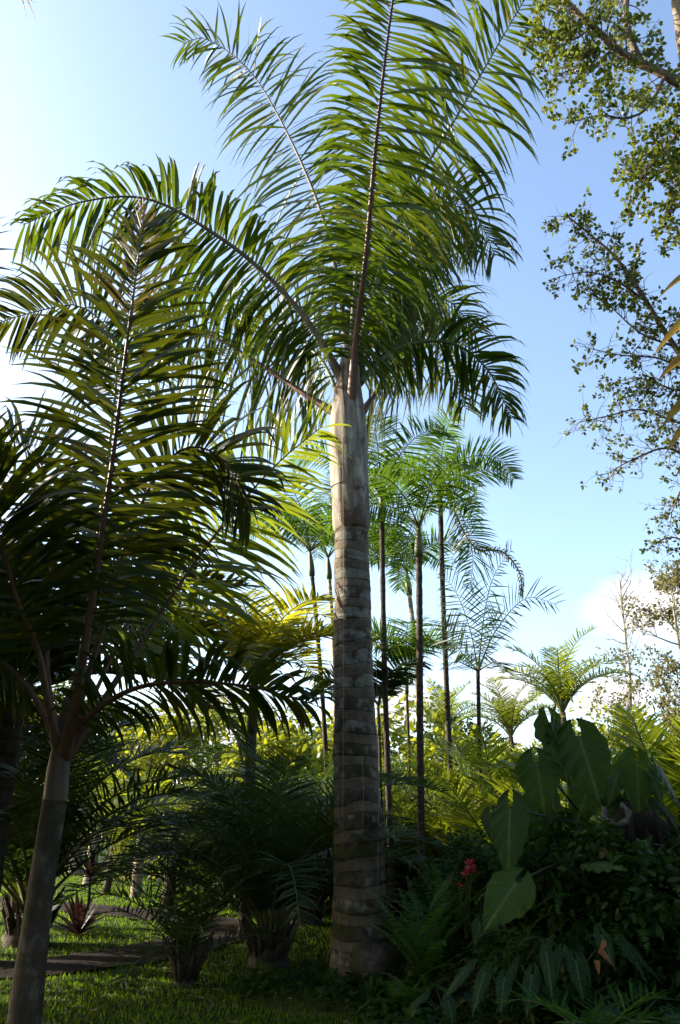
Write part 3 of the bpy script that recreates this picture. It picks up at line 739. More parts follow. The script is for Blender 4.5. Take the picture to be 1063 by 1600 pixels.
# ------------------------------------------------------------------ slender palms behind
rs = random.Random(8)
def slender(name, label, path, w, fronds, Y, mat='slender', group='slender palms behind the thick trunk', tmat='trunk_thin', Lf=.54, nleaf=52, shaft=True, Wl=.029, kw0={}):
    pts = [P(x, y, Y) for x, y in path]; pts[0].z = -.05 if pts[0].z < .5 else pts[0].z
    b = pts[0].copy(); b.z = 0
    root = thing(name, b, label, 'palm', group)
    mb = MB(); q, l = spline(pts, 90)
    r0 = w * depth(pts[-1]) / FPX / 2
    tube(mb, q, [r0 * (.88 - .10 * (i / 90) + .16 * rs.random()) for i in range(91)], 10, 0, 7.0)
    mb.build('trunk', M[tmat], root)
    top = pts[-1]; dirn = (pts[-1] - q[-4]).normalized()
    if shaft:
        mb = MB(); c = [top + dirn * (.11 * i) for i in range(6)]
        tube(mb, c, [r0 * f for f in (1.15, 1.35, 1.25, 1.0, .7, .4)], 10)
        mb.build('crownshaft', M['rachis_green'], root)
        top = top + dirn * .5
    for f in fronds:
        ml = MB()
        if f[0] == 'px': pts2 = [top] + [P(*k) for k in f[1]]; kw = f[2] if len(f) > 2 else {}
        else:
            _, az, el, ln, arch = f[:5]; pts2 = arc_pts(top, math.radians(az), math.radians(el), ln, math.radians(arch)); kw = f[5] if len(f) > 5 else {}
        a = dict(n=nleaf, Ln=Lf, W=Wl, droop=.65, vee=.15, bare=.15, r0=.016, r1=.003, segs=4, rmi=1, cols=2, kinkp=.04, sides=5, jit=.08, inward=(0, .5, 0), a0=10, a1=45)
        a.update(kw0); kw = dict(kw); lm = kw.pop('mat', mat); a.update(kw)
        frond(ml, ml, pts2, rng=rs, **a)
        ml.build('frond', [M[lm], M['rachis_green']], root)
    return root

def ring(n, el, ln, arch, az0=0, jit=18, **kw):
    out = []
    for i in range(n):
        out.append(('az', az0 + 360 * i / n + rs.uniform(-jit, jit), el + rs.uniform(-14, 12), ln * rs.uniform(.85, 1.12), arch + rs.uniform(-12, 15), dict(kw)))
    return out

slender('slender_palm', 'slender palm whose bushy green crown opens just right of the crownshaft', [(613, 1400), (606, 1200), (600, 1000), (597, 815)], 9, ring(6, 62, 2.2, 100, 20), 13.0)
slender('slender_palm', 'thickest dark stem of the slender palms, its crown below its neighbours', [(660, 1400), (657, 1200), (656, 1000), (655, 870)], 11, ring(6, 60, 2.0, 105, 45), 12.0)
slender('slender_palm', 'tallest slender palm with upright bright fronds and a dead brown one', [(712, 1370), (703, 1180), (693, 950), (688, 775)], 8.5,
        [('px', [(692, 700, 14), (702, 660, 14), (715, 640, 14)]), ('px', [(730, 715, 14), (775, 715, 14), (803, 750, 14)]), ('px', [(650, 735, 14), (615, 740, 14), (590, 790, 14)]),
         ('px', [(715, 790, 13.6), (738, 860, 13.4), (735, 920, 13.2)]), ('px', [(660, 780, 13.6), (635, 850, 13.4), (628, 920, 13.2)]), ('px', [(700, 735, 15), (730, 760, 16), (745, 830, 16.6)]),
         ('px', [(672, 720, 15), (650, 730, 16), (630, 790, 16.5)]),
         ('px', [(735, 848, 13.8), (785, 862, 13.7), (812, 895, 13.7), (816, 935, 13.7)], dict(mat='palm_dry', Ln=.16, n=40, W=.03, droop=2.5, r0=.03, r1=.012))], 14.0)
slender('slender_palm', 'thin dark palm with a sparse crown of open feathery fronds against the sky', [(753, 1340), (750, 1200), (747, 1048)], 7,
        [('px', [(757, 960, 13), (772, 900, 13.1), (800, 858, 13.2)]), ('px', [(775, 985, 12.9), (822, 935, 12.9), (872, 945, 12.9)], dict(Ln=.6)), ('px', [(735, 985, 13.2), (715, 930, 13.3), (690, 895, 13.4)]),
         ('px', [(722, 1020, 13.2), (700, 990, 13.3), (688, 970, 13.3)]), ('px', [(765, 1000, 13.8), (775, 960, 14.3)]), ('px', [(715, 1034, 12.5), (700, 1042, 12.2)], dict(Ln=.35)), ('px', [(775, 1034, 12.6), (790, 1050, 12.3)], dict(Ln=.35))],
        13.0, mat='bluepalm', Lf=.60, nleaf=28, shaft=False, Wl=.022, kw0=dict(droop=.3, jit=.05))
slender('slender_palm', 'slender palm leaning outward on the left of the thick trunk', [(516, 1360), (508, 1150), (497, 1000), (488, 900)], 7.5, ring(6, 62, 2.1, 100, 10), 14.5)
slender('slender_palm', 'pale stemmed slender palm half hidden behind the thick trunk', [(530, 1380), (526, 1150), (521, 1000), (515, 905)], 7, ring(6, 60, 1.9, 95, 30), 16.5, tmat='trunk_pale')
slender('slender_palm', 'thin grey stemmed palm with a low dark crown between two darker stems', [(664, 1380), (655, 1120), (648, 1000), (640, 930)], 8, ring(6, 62, 1.6, 110, 0), 16.0, tmat='trunk_pale')
slender('slender_palm', 'short slender palm with blackish fronds standing low between the dark stems', [(602, 1390), (596, 1250), (593, 1150)], 5, ring(6, 62, 1.2, 85, 60), 13.5, mat='bluepalm')
slender('slender_palm', 'small palm raising dark fronds against the pale sky beside the thick trunk', [(642, 1360), (640, 1200), (636, 1085)], 5, ring(6, 62, 1.4, 90, 75), 15.0, mat='slender')

# ------------------------------------------------------------------ palms without and with short trunks, made once and copied
rp = random.Random(77)
def palm_proto(name, label, h, r, nf, ln, el, arch, leafm, trm, nleaf=44, Ln=.5, W=.03, droop=.35, group=None, vee=.25, stubs=False, eljit=22, cols=2, segs=4, bare=.16, rr=.02):
    root = thing(name, (0, 0, 0), label, 'palm', group)
    mb = MB()
    c = [Vector((0.006 * math.sin(i), .006 * math.cos(i * 1.3), -.05 + (h + .05) * i / 16)) for i in range(17)]
    tube(mb, c, [r * (1.3 - .3 * i / 16) * (1 + .06 * (i % 2)) for i in range(17)], 14, 0, 6.0)
    if stubs:
        for i in range(46):
            a = rp.uniform(0, 6.283); z = rp.uniform(.05, h); l = rp.uniform(.12, .3)
            b = Vector((math.cos(a) * r * .9, math.sin(a) * r * .9, z))
            tube(mb, [b, b + Vector((math.cos(a) * l * .4, math.sin(a) * l * .4, l * .8)), b + Vector((math.cos(a) * l * .7, math.sin(a) * l * .7, l * 1.3))], [.035, .025, .012], 5)
    mb.build('trunk', M[trm], root)
    for i in range(nf):
        a = 2.399 * i + rp.uniform(-.2, .2)
        e = math.radians(el - eljit * 2 * (i / nf) + rp.uniform(-8, 8) + eljit)
        ml = MB()
        pts = arc_pts((0, 0, h), a, e, ln * rp.uniform(.85, 1.1), math.radians(arch + rp.uniform(-15, 15)))
        frond(ml, ml, pts, n=nleaf, Ln=Ln, W=W, droop=droop, vee=vee, bare=bare, r0=rr, r1=.004, segs=segs, rmi=1, cols=cols, kinkp=.03, sides=5, rng=rp, a0=15, a1=50)
        ml.build('frond', [M[leafm], M['rachis_green']], root)
    return root

def gp(px, Y):  # ground point at column px, Y metres ahead
    p = P(px, 1400, Y); return Vector((p.x, Y, 0))
# x is depth-dependent with pitch: solve so that the foot lies under px at that distance
def gp(px, Y):
    dz = -CAM_Z
    dep = Y * math.cos(PITCH) + dz * math.sin(PITCH)
    return Vector(((px - 531.5) / FPX * dep, Y, 0))

# big arching palm, left of the thick trunk
b1 = palm_proto('arching_palm', 'dark arching palm with a stubby fibrous trunk left of the thick trunk', .26, .20, 26, 3.3, 70, 100, 'bluepalm', 'trunk_thin', 64, .55, .028, .5, 'bushy palms under the tall ones', stubs=True, rr=.022)
b1.location = gp(420, 10.7); b1.scale = (.95, .95, .95); b1.rotation_euler.z = .4
b2 = copy_tree(b1, gp(478, 14.8), 2.1, 1.1, 'large arching palm half hidden directly behind the thick ringed trunk')
b3 = copy_tree(b1, gp(395, 16.5), 4.0, .95, 'arching palm in half shade behind the small front palm')
b4 = copy_tree(b1, gp(40, 12.5), 1.1, 1.25, 'dense blackish palm behind the leaning smooth trunk')
# small one nearer
s1 = palm_proto('small_palm', 'small low palm with thin spreading fronds beside the path bend', .14, .09, 13, 1.45, 62, 70, 'bluepalm', 'trunk_thin', 30, .36, .020, .4, 'small palms on the lawn', stubs=True, rr=.012)
s1.location = gp(288, 9.5)
# bright bushy palms, right middle distance
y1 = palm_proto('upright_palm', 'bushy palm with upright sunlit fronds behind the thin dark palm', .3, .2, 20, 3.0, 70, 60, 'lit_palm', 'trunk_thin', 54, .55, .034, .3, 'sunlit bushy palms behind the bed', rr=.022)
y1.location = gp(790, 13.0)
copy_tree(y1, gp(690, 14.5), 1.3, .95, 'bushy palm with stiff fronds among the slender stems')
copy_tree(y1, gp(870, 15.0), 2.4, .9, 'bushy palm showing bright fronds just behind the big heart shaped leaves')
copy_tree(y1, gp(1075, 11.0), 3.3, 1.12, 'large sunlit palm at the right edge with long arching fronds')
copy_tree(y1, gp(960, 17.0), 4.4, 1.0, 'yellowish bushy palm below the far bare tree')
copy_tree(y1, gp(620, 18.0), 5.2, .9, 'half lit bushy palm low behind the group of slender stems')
# feather palms on trunks
f1 = palm_proto('feather_palm', 'far pale palm with a round feathery crown above the big leaves', 3.6, .075, 15, 2.1, 66, 78, 'lit_palm', 'trunk_thin', 44, .42, .028, .45, 'feather palms in the distance', rr=.03)
def gx(px, py, Y):
    p = P(px, py, Y); return Vector((p.x, Y, 0))
f1.location = gx(876, 1085, 24); f1.scale = (1.3, 1.3, 1.3)
copy_tree(f1, gx(795, 1110, 33), 1.2, 1.35, 'distant yellow green palm seen past the thin dark stem')
copy_tree(f1, gx(694, 1130, 37), 2.6, 1.45, 'distant palm with drooping fronds just right of the thickest dark stem')
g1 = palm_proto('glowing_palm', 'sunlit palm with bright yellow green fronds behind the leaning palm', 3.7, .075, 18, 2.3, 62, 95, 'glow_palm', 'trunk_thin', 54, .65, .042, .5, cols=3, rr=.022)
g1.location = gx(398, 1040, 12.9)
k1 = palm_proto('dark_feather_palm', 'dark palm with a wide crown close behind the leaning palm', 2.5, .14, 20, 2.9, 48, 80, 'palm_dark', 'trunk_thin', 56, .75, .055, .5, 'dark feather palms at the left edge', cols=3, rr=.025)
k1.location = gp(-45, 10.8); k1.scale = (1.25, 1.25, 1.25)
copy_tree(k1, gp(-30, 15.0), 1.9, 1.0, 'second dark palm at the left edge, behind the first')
# little palms with pale trunks on the sunlit lawn
c1 = palm_proto('lawn_palm', 'short palm with a lit pale trunk on the sunny lawn', 1.5, .105, 14, 1.9, 55, 90, 'lit_palm', 'trunk_pale', 40, .42, .03, .55, 'short palms on the sunny lawn', rr=.02)
c1.location = gp(212, 20.0)
c2 = copy_tree(c1, gp(139, 24.0), 1.0, 1.3, 'short palm with a whitish trunk behind the maroon plant')
c3 = copy_tree(c1, gp(116, 28.0), 2.2, 1.5, 'short palm with a yellowish trunk farthest back on the lawn')
c4 = copy_tree(c1, gp(166, 21.0), 3.4, .72, 'short shaded palm with a dark trunk beside the pale sword plant')
c5 = copy_tree(c1, gp(262, 17.5), 4.4, 1.0, 'short palm with drooping fronds in front of the sunlit shrubs')
for c_, tx, ty in ((c1, .03, .02), (c2, -.02, .05), (c3, .04, .09), (c4, .05, -.07), (c5, .0, -.04)):
    c_.rotation_euler.x = tx; c_.rotation_euler.y = ty
for c_ in (c4, c5):
    for ch in c_.children:
        if ch.name.startswith('trunk'):
            ch.data = ch.data.copy(); ch.data.materials[0] = M['trunk_thin']

# ------------------------------------------------------------------ broadleaf trees and shrubs
rt = random.Random(99)
def leafy(name, label, cat, loc, h, rx, rz, nclump, nleaf, leaf, mat, bark, group=None, trunk_r=.15, low=.25, clump=.35, hang=.3, aspect=.45):
    root = thing(name, loc, label, cat, group)
    L0 = Vector(loc)
    mb = MB(); ml = MB()
    cz = h - rz
    fork = L0 + Vector((rt.uniform(-.2, .2), rt.uniform(-.2, .2), max(.15, cz - rz * .75)))
    q, _ = spline([L0 + Vector((0, 0, -.1)), (L0 + fork) / 2 + Vector((rt.uniform(-.1, .1), rt.uniform(-.1, .1), 0)), fork], 10)
    tube(mb, q, [trunk_r * (1.2 - .45 * i / 10) for i in range(11)], 9, wob=.15)
    ends = []
    for k in range(nclump):
        while True:
            v = Vector((rt.uniform(-1, 1), rt.uniform(-1, 1), rt.uniform(-1, 1)))
            if .35 < v.length < 1: break
        wob = 1 + .35 * mnoise.noise(v * 1.6 + L0)
        c = L0 + Vector((v.x * rx * wob, v.y * rx * wob, cz + v.z * rz * wob))
        ends.append(c)
        if k % 3 == 0:
            mid = fork.lerp(c, .5) + Vector((0, 0, .12 * rz))
            q, _ = spline([fork, mid, c], 6)
            r = trunk_r * .42
            tube(mb, q, [r * (1 - .85 * i / 6) for i in range(7)], 5, cap=False)
        cr = clump * rt.uniform(.6, 1.3)
        for j in range(nleaf):
            o = rvec(rt) * cr * rt.random() ** .5
            o.z *= .7
            d = (o.normalized() + rvec(rt) * .7 - Z * hang).normalized()
            n = (Z + rvec(rt) * .8).normalized()
            oval_leaf(ml, c + o, d, n, leaf * rt.uniform(.7, 1.25), leaf * aspect * rt.uniform(.8, 1.2), rt.random())
    mb.build('trunk', M[bark], root)
    ml.build('crown', M[mat], root)
    return root

# shade trees at the left margin
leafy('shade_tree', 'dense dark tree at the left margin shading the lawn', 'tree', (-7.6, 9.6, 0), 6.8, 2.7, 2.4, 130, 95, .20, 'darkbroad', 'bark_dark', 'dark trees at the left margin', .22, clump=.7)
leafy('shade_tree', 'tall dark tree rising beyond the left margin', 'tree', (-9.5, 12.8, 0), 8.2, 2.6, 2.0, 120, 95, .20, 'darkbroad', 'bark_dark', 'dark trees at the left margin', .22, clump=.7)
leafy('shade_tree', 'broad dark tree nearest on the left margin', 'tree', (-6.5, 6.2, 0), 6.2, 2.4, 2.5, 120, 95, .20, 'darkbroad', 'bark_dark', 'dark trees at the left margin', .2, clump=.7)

leafy('shade_tree', 'wide tree added out of the picture over the near lawn to block sky light', 'tree', (-3.5, -6.0, 0), 10.5, 4.6, 4.0, 150, 90, .30, 'darkbroad', 'bark_dark', 'added sky blocking trees round the viewpoint', .3, clump=1.1)  # unseen group round the viewpoint, added to cut sky fill in the shade
leafy('shade_tree', 'dense unseen tree added at the near right corner to block sky light', 'tree', (5.5, -3.5, 0), 10.0, 4.4, 4.0, 150, 90, .30, 'darkbroad', 'bark_dark', 'added sky blocking trees round the viewpoint', .3, clump=1.1)
leafy('shade_tree', 'dense unseen tree added beside the bed to block sky light', 'tree', (9.5, 4.5, 0), 10.0, 4.0, 4.2, 150, 90, .30, 'darkbroad', 'bark_dark', 'added sky blocking trees round the viewpoint', .3, clump=1.1)
leafy('shade_tree', 'dense unseen tree added at the near left corner to block sky light', 'tree', (-8.5, 0.5, 0), 8.5, 3.6, 3.6, 150, 90, .30, 'darkbroad', 'bark_dark', 'added sky blocking trees round the viewpoint', .3, clump=1.1)
# bright shrubs and trees behind
BT = [
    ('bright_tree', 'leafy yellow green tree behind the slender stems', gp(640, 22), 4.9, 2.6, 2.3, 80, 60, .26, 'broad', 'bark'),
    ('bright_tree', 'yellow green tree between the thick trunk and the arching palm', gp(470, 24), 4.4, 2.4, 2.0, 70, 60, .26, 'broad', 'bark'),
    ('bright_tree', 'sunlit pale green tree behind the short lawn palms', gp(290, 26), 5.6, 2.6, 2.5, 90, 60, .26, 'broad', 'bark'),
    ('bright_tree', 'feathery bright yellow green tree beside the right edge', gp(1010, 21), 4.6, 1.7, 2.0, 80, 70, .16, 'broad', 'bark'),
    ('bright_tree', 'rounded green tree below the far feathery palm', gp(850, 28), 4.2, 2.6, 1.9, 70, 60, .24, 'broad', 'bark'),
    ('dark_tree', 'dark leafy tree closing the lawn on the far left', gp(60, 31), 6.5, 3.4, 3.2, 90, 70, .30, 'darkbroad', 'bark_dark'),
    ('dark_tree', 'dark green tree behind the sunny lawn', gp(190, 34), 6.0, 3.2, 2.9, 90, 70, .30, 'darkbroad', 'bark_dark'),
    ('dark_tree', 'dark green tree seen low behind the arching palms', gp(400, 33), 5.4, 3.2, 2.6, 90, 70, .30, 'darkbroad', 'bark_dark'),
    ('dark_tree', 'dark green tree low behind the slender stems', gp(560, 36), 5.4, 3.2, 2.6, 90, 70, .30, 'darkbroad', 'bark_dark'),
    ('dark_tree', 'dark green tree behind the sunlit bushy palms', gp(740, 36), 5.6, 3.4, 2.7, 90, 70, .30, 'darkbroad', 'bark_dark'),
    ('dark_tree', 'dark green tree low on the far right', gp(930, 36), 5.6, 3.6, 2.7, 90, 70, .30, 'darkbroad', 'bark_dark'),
]
for n_, lab, loc, h, rx, rz, nc, nl, lf, m_, b_ in BT:
    leafy(n_, lab, 'tree', loc, h, rx, rz, nc, nl, lf, M and m_, b_, 'trees behind the palms', .16, clump=.7)
# hedge-like low shrubs to close the ground at distance
for i, (px, Y, h, m_) in enumerate([(20, 36, 2.6, 'darkbroad'), (330, 18.5, 1.5, 'darkbroad'), (420, 17.5, 1.6, 'darkbroad'), (560, 16.5, 1.7, 'darkbroad'), (640, 15.5, 1.5, 'darkbroad'), (740, 15, 1.5, 'darkbroad')]):
    lab = ['low dark shrub at the far end of the lawn', 'low dark shrub right of the short lawn palms', 'low dark shrub behind the dark arching palm', 'low dark shrub behind the foot of the thick trunk', 'low dark shrub between the slender stems', 'low dark shrub under the sunlit bushy palms'][i]
    leafy('shrub', lab, 'shrub', gp(px, Y), h, 1.5, h * .5, 50, 60, .16, m_, 'bark_dark', 'low shrubs under the palms', .05, clump=.4)

def branchy(mb, p, d, ln, r, depth_, rng, tips, curl=.25, up=.1):
    n = 5; pts = [p.copy()]; D = d.normalized()
    for i in range(n):
        D = (D + rvec(rng) * curl + Z * up).normalized()
        pts.append(pts[-1] + D * ln / n)
    tube(mb, pts, [r * (1 - .6 * i / n) for i in range(n + 1)], 6 if r > .02 else 4, cap=False)
    if depth_ == 0:
        tips.append((pts[-1], D)); tips.append((pts[3], D)); return
    for k in range(rng.choice((2, 3, 3))):
        i = rng.choice((2, 3, 4, 5))
        branchy(mb, pts[i], (D + rvec(rng) * .9).normalized(), ln * rng.uniform(.55, .8), r * .5, depth_ - 1, rng, tips, curl, up)
    tips.append((pts[-1], D))

# far trees at the right
rb = random.Random(4)
loc = gp(975, 38)
bare = thing('bare_tree', loc, 'bare pale twiggy tree standing before the cloud', 'tree')
mb = MB(); ml = MB(); tips = []
top = P(968, 905, 38); q, _ = spline([loc, P(985, 1090, 38), P(978, 1000, 38), top], 24)
tube(mb, q, [.16 * (1 - .85 * i / 24) for i in range(25)], 7)
for i in range(6, 24):
    for k in range(2):
        branchy(mb, q[i], (rvec(rb) + Z * .9).normalized(), rb.uniform(.7, 1.5), .03, 2, rb, tips, .3, .12)
for p, d in tips:
    if rb.random() < .6 and p.z < 9.5:
        for j in range(7): oval_leaf(ml, p + rvec(rb) * .2, rvec(rb), rvec(rb), .16, .09, rb.random())
mb.build('trunk', M['bark_grey'], bare); ml.build('crown', M['bigleafy'], bare)
loc = gp(1075, 34)
ft = thing('leafy_tree', loc, 'far leafy tree with airy pale foliage at the right edge', 'tree')
mb = MB(); ml = MB(); tips = []
q, _ = spline([loc, P(1075, 1100, 34), P(1060, 1000, 34), P(1050, 930, 34)], 20)
tube(mb, q, [.2 * (1 - .8 * i / 20) for i in range(21)], 7)
for i in range(6, 21):
    for k in range(2): branchy(mb, q[i], (rvec(rb) + Z * .3).normalized(), rb.uniform(.9, 1.7), .04, 2, rb, tips, .3, .08)
for p, d in tips:
    for j in range(16): oval_leaf(ml, p + rvec(rb) * .35 * rb.random(), rvec(rb), (rvec(rb) + Z).normalized(), .15, .09, rb.random())
mb.build('trunk', M['bark_grey'], ft); ml.build('crown', M['bigleafy'], ft)

# ------------------------------------------------------------------ overhanging tree at the right, small oval leaves
ro = random.Random(15)
tb = Vector((5.2, 8.2, 0))
oh = thing('overhanging_tree', tb, 'crooked tree with clusters of small oval leaves reaching over the right side', 'tree')
mb, ml = MB(), MB()
def limb(px, r0, r1, n=24):
    q, _ = spline(px_pts(px), n)
    tube(mb, q, [r0 + (r1 - r0) * i / n for i in range(n + 1)], 8, wob=.12)
    return q
tr_, _ = spline([tb + Vector((0, 0, -.1)), Vector((5.3, 8.1, 2.0)), P(1170, 900, 8.0), P(1140, 600, 7.8), P(1110, 300, 7.5), P(1075, 100, 7.2), P(1040, -120, 7.0)], 60)
tube(mb, tr_, [.20 - .13 * i / 60 for i in range(61)], 12, wob=.15)
def rosette(p, d, n, leaf, rng):
    for j in range(n):
        v = (d * rng.uniform(-.1, .7) + rvec(rng)).normalized()
        oval_leaf(ml, p + v * leaf * .25, v, (Z * .7 + rvec(rng)).normalized(), leaf * rng.uniform(.7, 1.2), leaf * .62 * rng.uniform(.85, 1.15), rng.random())
def twigs(q, i0, i1, per, ln, r, leafp, rng, leaf=.070, nl=(3, 6), depth_=1, out=None):
    for i in range(i0, i1):
        for k in range(per):
            tips = []
            t = (q[min(len(q) - 1, i + 1)] - q[max(0, i - 1)]).normalized()
            d = (t * .5 + rvec(rng)).normalized()
            branchy(mb, q[i], d, ln * rng.uniform(.5, 1.2), r, depth_, rng, tips, .35, .02)
            for p, dd in tips:
                if rng.random() < leafp: rosette(p, dd, rng.randint(*nl), leaf, rng)
# upper limbs
q = limb([(1090, 150, 7.3), (1040, 118, 7.2), (1000, 98, 7.2), (965, 78, 7.15), (930, 45, 7.1), (895, 12, 7.0), (860, -30, 6.9)], .065, .03)
twigs(q, 1, 25, 2, .38, .010, .8, ro)
q = limb([(1000, 98, 7.2), (985, 60, 7.2), (978, 20, 7.2), (985, -40, 7.2)], .055, .03, 14); twigs(q, 2, 15, 2, .32, .010, .75, ro)
q = limb([(1040, 118, 7.2), (1010, 170, 7.1), (975, 185, 7.1), (940, 180, 7.0), (895, 190, 7.0)], .025, .008, 16); twigs(q, 2, 17, 2, .26, .007, .75, ro)
q = limb([(1085, 180, 7.3), (1050, 220, 7.2), (1025, 250, 7.2), (1000, 280, 7.1)], .03, .008, 14); twigs(q, 1, 15, 4, .28, .007, .85, ro)
q = limb([(1095, 230, 7.4), (1065, 290, 7.3), (1045, 330, 7.2)], .025, .008, 10); twigs(q, 1, 11, 4, .25, .006, .8, ro)
q = limb([(960, 70, 7.15), (925, 110, 7.1), (890, 110, 7.1), (862, 125, 7.0)], .018, .006, 12); twigs(q, 2, 13, 3, .28, .006, .85, ro)
q = limb([(925, 40, 7.1), (900, 60, 7.0), (870, 60, 7.0), (845, 40, 7.0)], .02, .006, 12); twigs(q, 1, 13, 3, .26, .006, .8, ro)
q = limb([(1110, 330, 7.5), (1075, 360, 7.4), (1045, 375, 7.3)], .02, .006, 8); twigs(q, 3, 9, 2, .16, .005, .7, ro)
# middle limb pointing up to the left
q = limb([(1150, 640, 7.8), (1085, 580, 7.7), (1040, 520, 7.6), (1000, 455, 7.5), (960, 400, 7.4), (920, 365, 7.35), (888, 338, 7.3)], .05, .008, 30)
twigs(q, 8, 31, 3, .26, .006, .42, ro, .062, (4, 7))
q = limb([(1015, 475, 7.5), (965, 440, 7.4), (920, 425, 7.4), (875, 432, 7.4)], .016, .005, 14); twigs(q, 2, 15, 3, .22, .005, .30, ro, .056, (4, 6))
q = limb([(1050, 540, 7.6), (1000, 520, 7.5), (955, 480, 7.5), (925, 460, 7.4)], .014, .004, 14); twigs(q, 2, 15, 2, .26, .005, .25, ro, nl=(4, 8))
q = limb([(1090, 590, 7.7), (1030, 560, 7.6), (970, 555, 7.6), (905, 540, 7.5)], .016, .003, 16); twigs(q, 2, 16, 2, .24, .004, .12, ro, nl=(3, 6))
q = limb([(1140, 680, 7.8), (1060, 660, 7.7), (1000, 640, 7.6), (950, 650, 7.6), (905, 660, 7.6)], .022, .004, 18); twigs(q, 3, 19, 3, .28, .005, .40, ro, .045, (4, 8))
q = limb([(1140, 760, 7.8), (1080, 720, 7.7), (1040, 700, 7.7), (985, 720, 7.6), (950, 740, 7.6)], .022, .004, 18); twigs(q, 3, 19, 3, .26, .005, .30, ro, .045, (3, 7))
q = limb([(1110, 600, 7.7), (1060, 610, 7.7), (1030, 600, 7.6), (1000, 590, 7.6)], .02, .004, 12); twigs(q, 3, 13, 4, .3, .005, .6, ro, .05)
q = limb([(1150, 860, 7.9), (1100, 800, 7.8), (1070, 760, 7.7), (1050, 800, 7.7)], .02, .006, 12); twigs(q, 4, 13, 4, .28, .005, .4, ro, .045)
q = limb([(1150, 900, 7.9), (1095, 860, 7.8), (1055, 840, 7.7), (1030, 845, 7.7)], .02, .006, 12); twigs(q, 4, 13, 3, .22, .005, .4, ro, .045)
mb.build('trunk', M['bark'], oh); ml.build('crown', M['ohia'], oh)

# ------------------------------------------------------------------ leaves that reach in from the sides
rq = random.Random(61)
tb = Vector((4.3, 5.6, 0))
yp = thing('yellowing_palm', tb, 'yellow and brown tipped palm leaf tips poking in at the right edge', 'palm')
mb = MB(); q, _ = spline([tb + Vector((0, 0, -.1)), Vector((4.2, 5.5, 1.8)), P(1240, 820, 5.4)], 30)
tube(mb, q, [.11 - .04 * i / 30 for i in range(31)], 14, 0, 5.0); mb.build('trunk', M['trunk_pale'], yp)
ml = MB()
rq_, _ = spline(px_pts([(1240, 820, 5.4), (1180, 720, 5.3), (1130, 600, 5.2), (1118, 480, 5.1), (1125, 360, 5.0)]), 20)
tube(ml, rq_, [.03 - .02 * i / 20 for i in range(21)], 6, 1)
for (bx, by, tx, ty, w) in ((1122, 395, 1036, 462, .06), (1118, 455, 1028, 552, .075), (1120, 520, 1034, 592, .075), (1126, 575, 1038, 668, .075), (1130, 600, 1046, 705, .075), (1140, 640, 1062, 740, .07), (1122, 350, 1052, 380, .05)):
    a = P(bx, by, 5.15); b = P(tx, ty, 5.0); leaflet(ml, a, (b - a) + Z * .10 * (b - a).length, Vector((.3, .5, 1)), (b - a).length * 1.05, w * 1.3, 8, .28, rq.random(), 0, .3, None, rq, 3)
ml.build('frond', [M['palm_yellow'], M['rachis_green']], yp)
ml = MB(); frond(ml, ml, arc_pts(q[-1], math.radians(70), math.radians(60), 2.2, math.radians(80)), n=30, Ln=.6, W=.06, rmi=1, rng=rq)
ml.build('frond', [M['palm_yellow'], M['rachis_green']], yp)

tb = Vector((-4.6, 5.4, 0))
ep = thing('edge_palm', tb, 'palm beyond the left margin whose leaf tips enter the sky', 'palm')
mb = MB(); q, _ = spline([tb + Vector((0, 0, -.1)), Vector((-4.6, 5.4, 2.2)), P(-560, 600, 5.4)], 40)
tube(mb, q, [.16 - .05 * i / 40 for i in range(41)], 14, 0, 5.0); mb.build('trunk', M['trunk_left'], ep)
ml = MB(); frond(ml, ml, [q[-1]] + px_pts([(-420, 380, 5.2), (-280, 300, 5.0), (-150, 340, 4.9), (-60, 420, 4.8)]), n=40, Ln=.6, W=.05, rmi=1, rng=rq, droop=.3)
ml.build('frond', [M['palm'], M['rachis_green']], ep)
ml = MB(); frond(ml, ml, [q[-1]] + px_pts([(-450, 200, 5.2), (-300, 0, 5.0), (-160, -100, 4.8), (-40, -60, 4.6)]), n=40, Ln=.55, W=.05, rmi=1, rng=rq, droop=.3)
ml.build('frond', [M['palm_yellow'], M['rachis_green']], ep)

ml = MB()
tube(ml, spline(px_pts([(-420, 380, 5.2), (-200, 330, 4.95), (-70, 400, 4.85), (-60, 480, 4.8)]), 16)[0], .014, 6, 1)
for (bx, by, tx, ty, w) in ((-70, 385, 18, 362, .03), (-70, 395, 24, 392, .035), (-66, 412, 20, 425, .035), (-64, 430, 22, 446, .03), (-62, 445, 12, 470, .03), (-75, 370, 10, 340, .03)):
    a = P(bx, by, 4.85); b = P(tx, ty, 4.85); leaflet(ml, a, (b - a) + Z * .1 * (b - a).length, Vector((0, .4, 1)), (b - a).length * 1.06, w * 1.3, 7, .25, rq.random(), 0, .3, None, rq, 3)
ml.build('frond', [M['palm_dark'], M['rachis_green']], ep)
ml = MB()
tube(ml, spline(px_pts([(-300, 0, 5.0), (-150, -110, 4.8), (0, -120, 4.6)]), 16)[0], .012, 6, 1)
for (bx, by, tx, ty, w) in ((-90, -60, 46, 4, .05), (-20, -118, 50, 26, .022), (-5, -120, 38, 22, .02)):
    a = P(bx, by, 4.7); b = P(tx, ty, 4.7); leaflet(ml, a, (b - a) + Z * .1 * (b - a).length, Vector((0, .4, 1)), (b - a).length * 1.06, w * 1.3, 7, .25, .3, 0, .3, None, rq, 3)
ml.build('frond', [M['palm_yellow'], M['rachis_green']], ep)

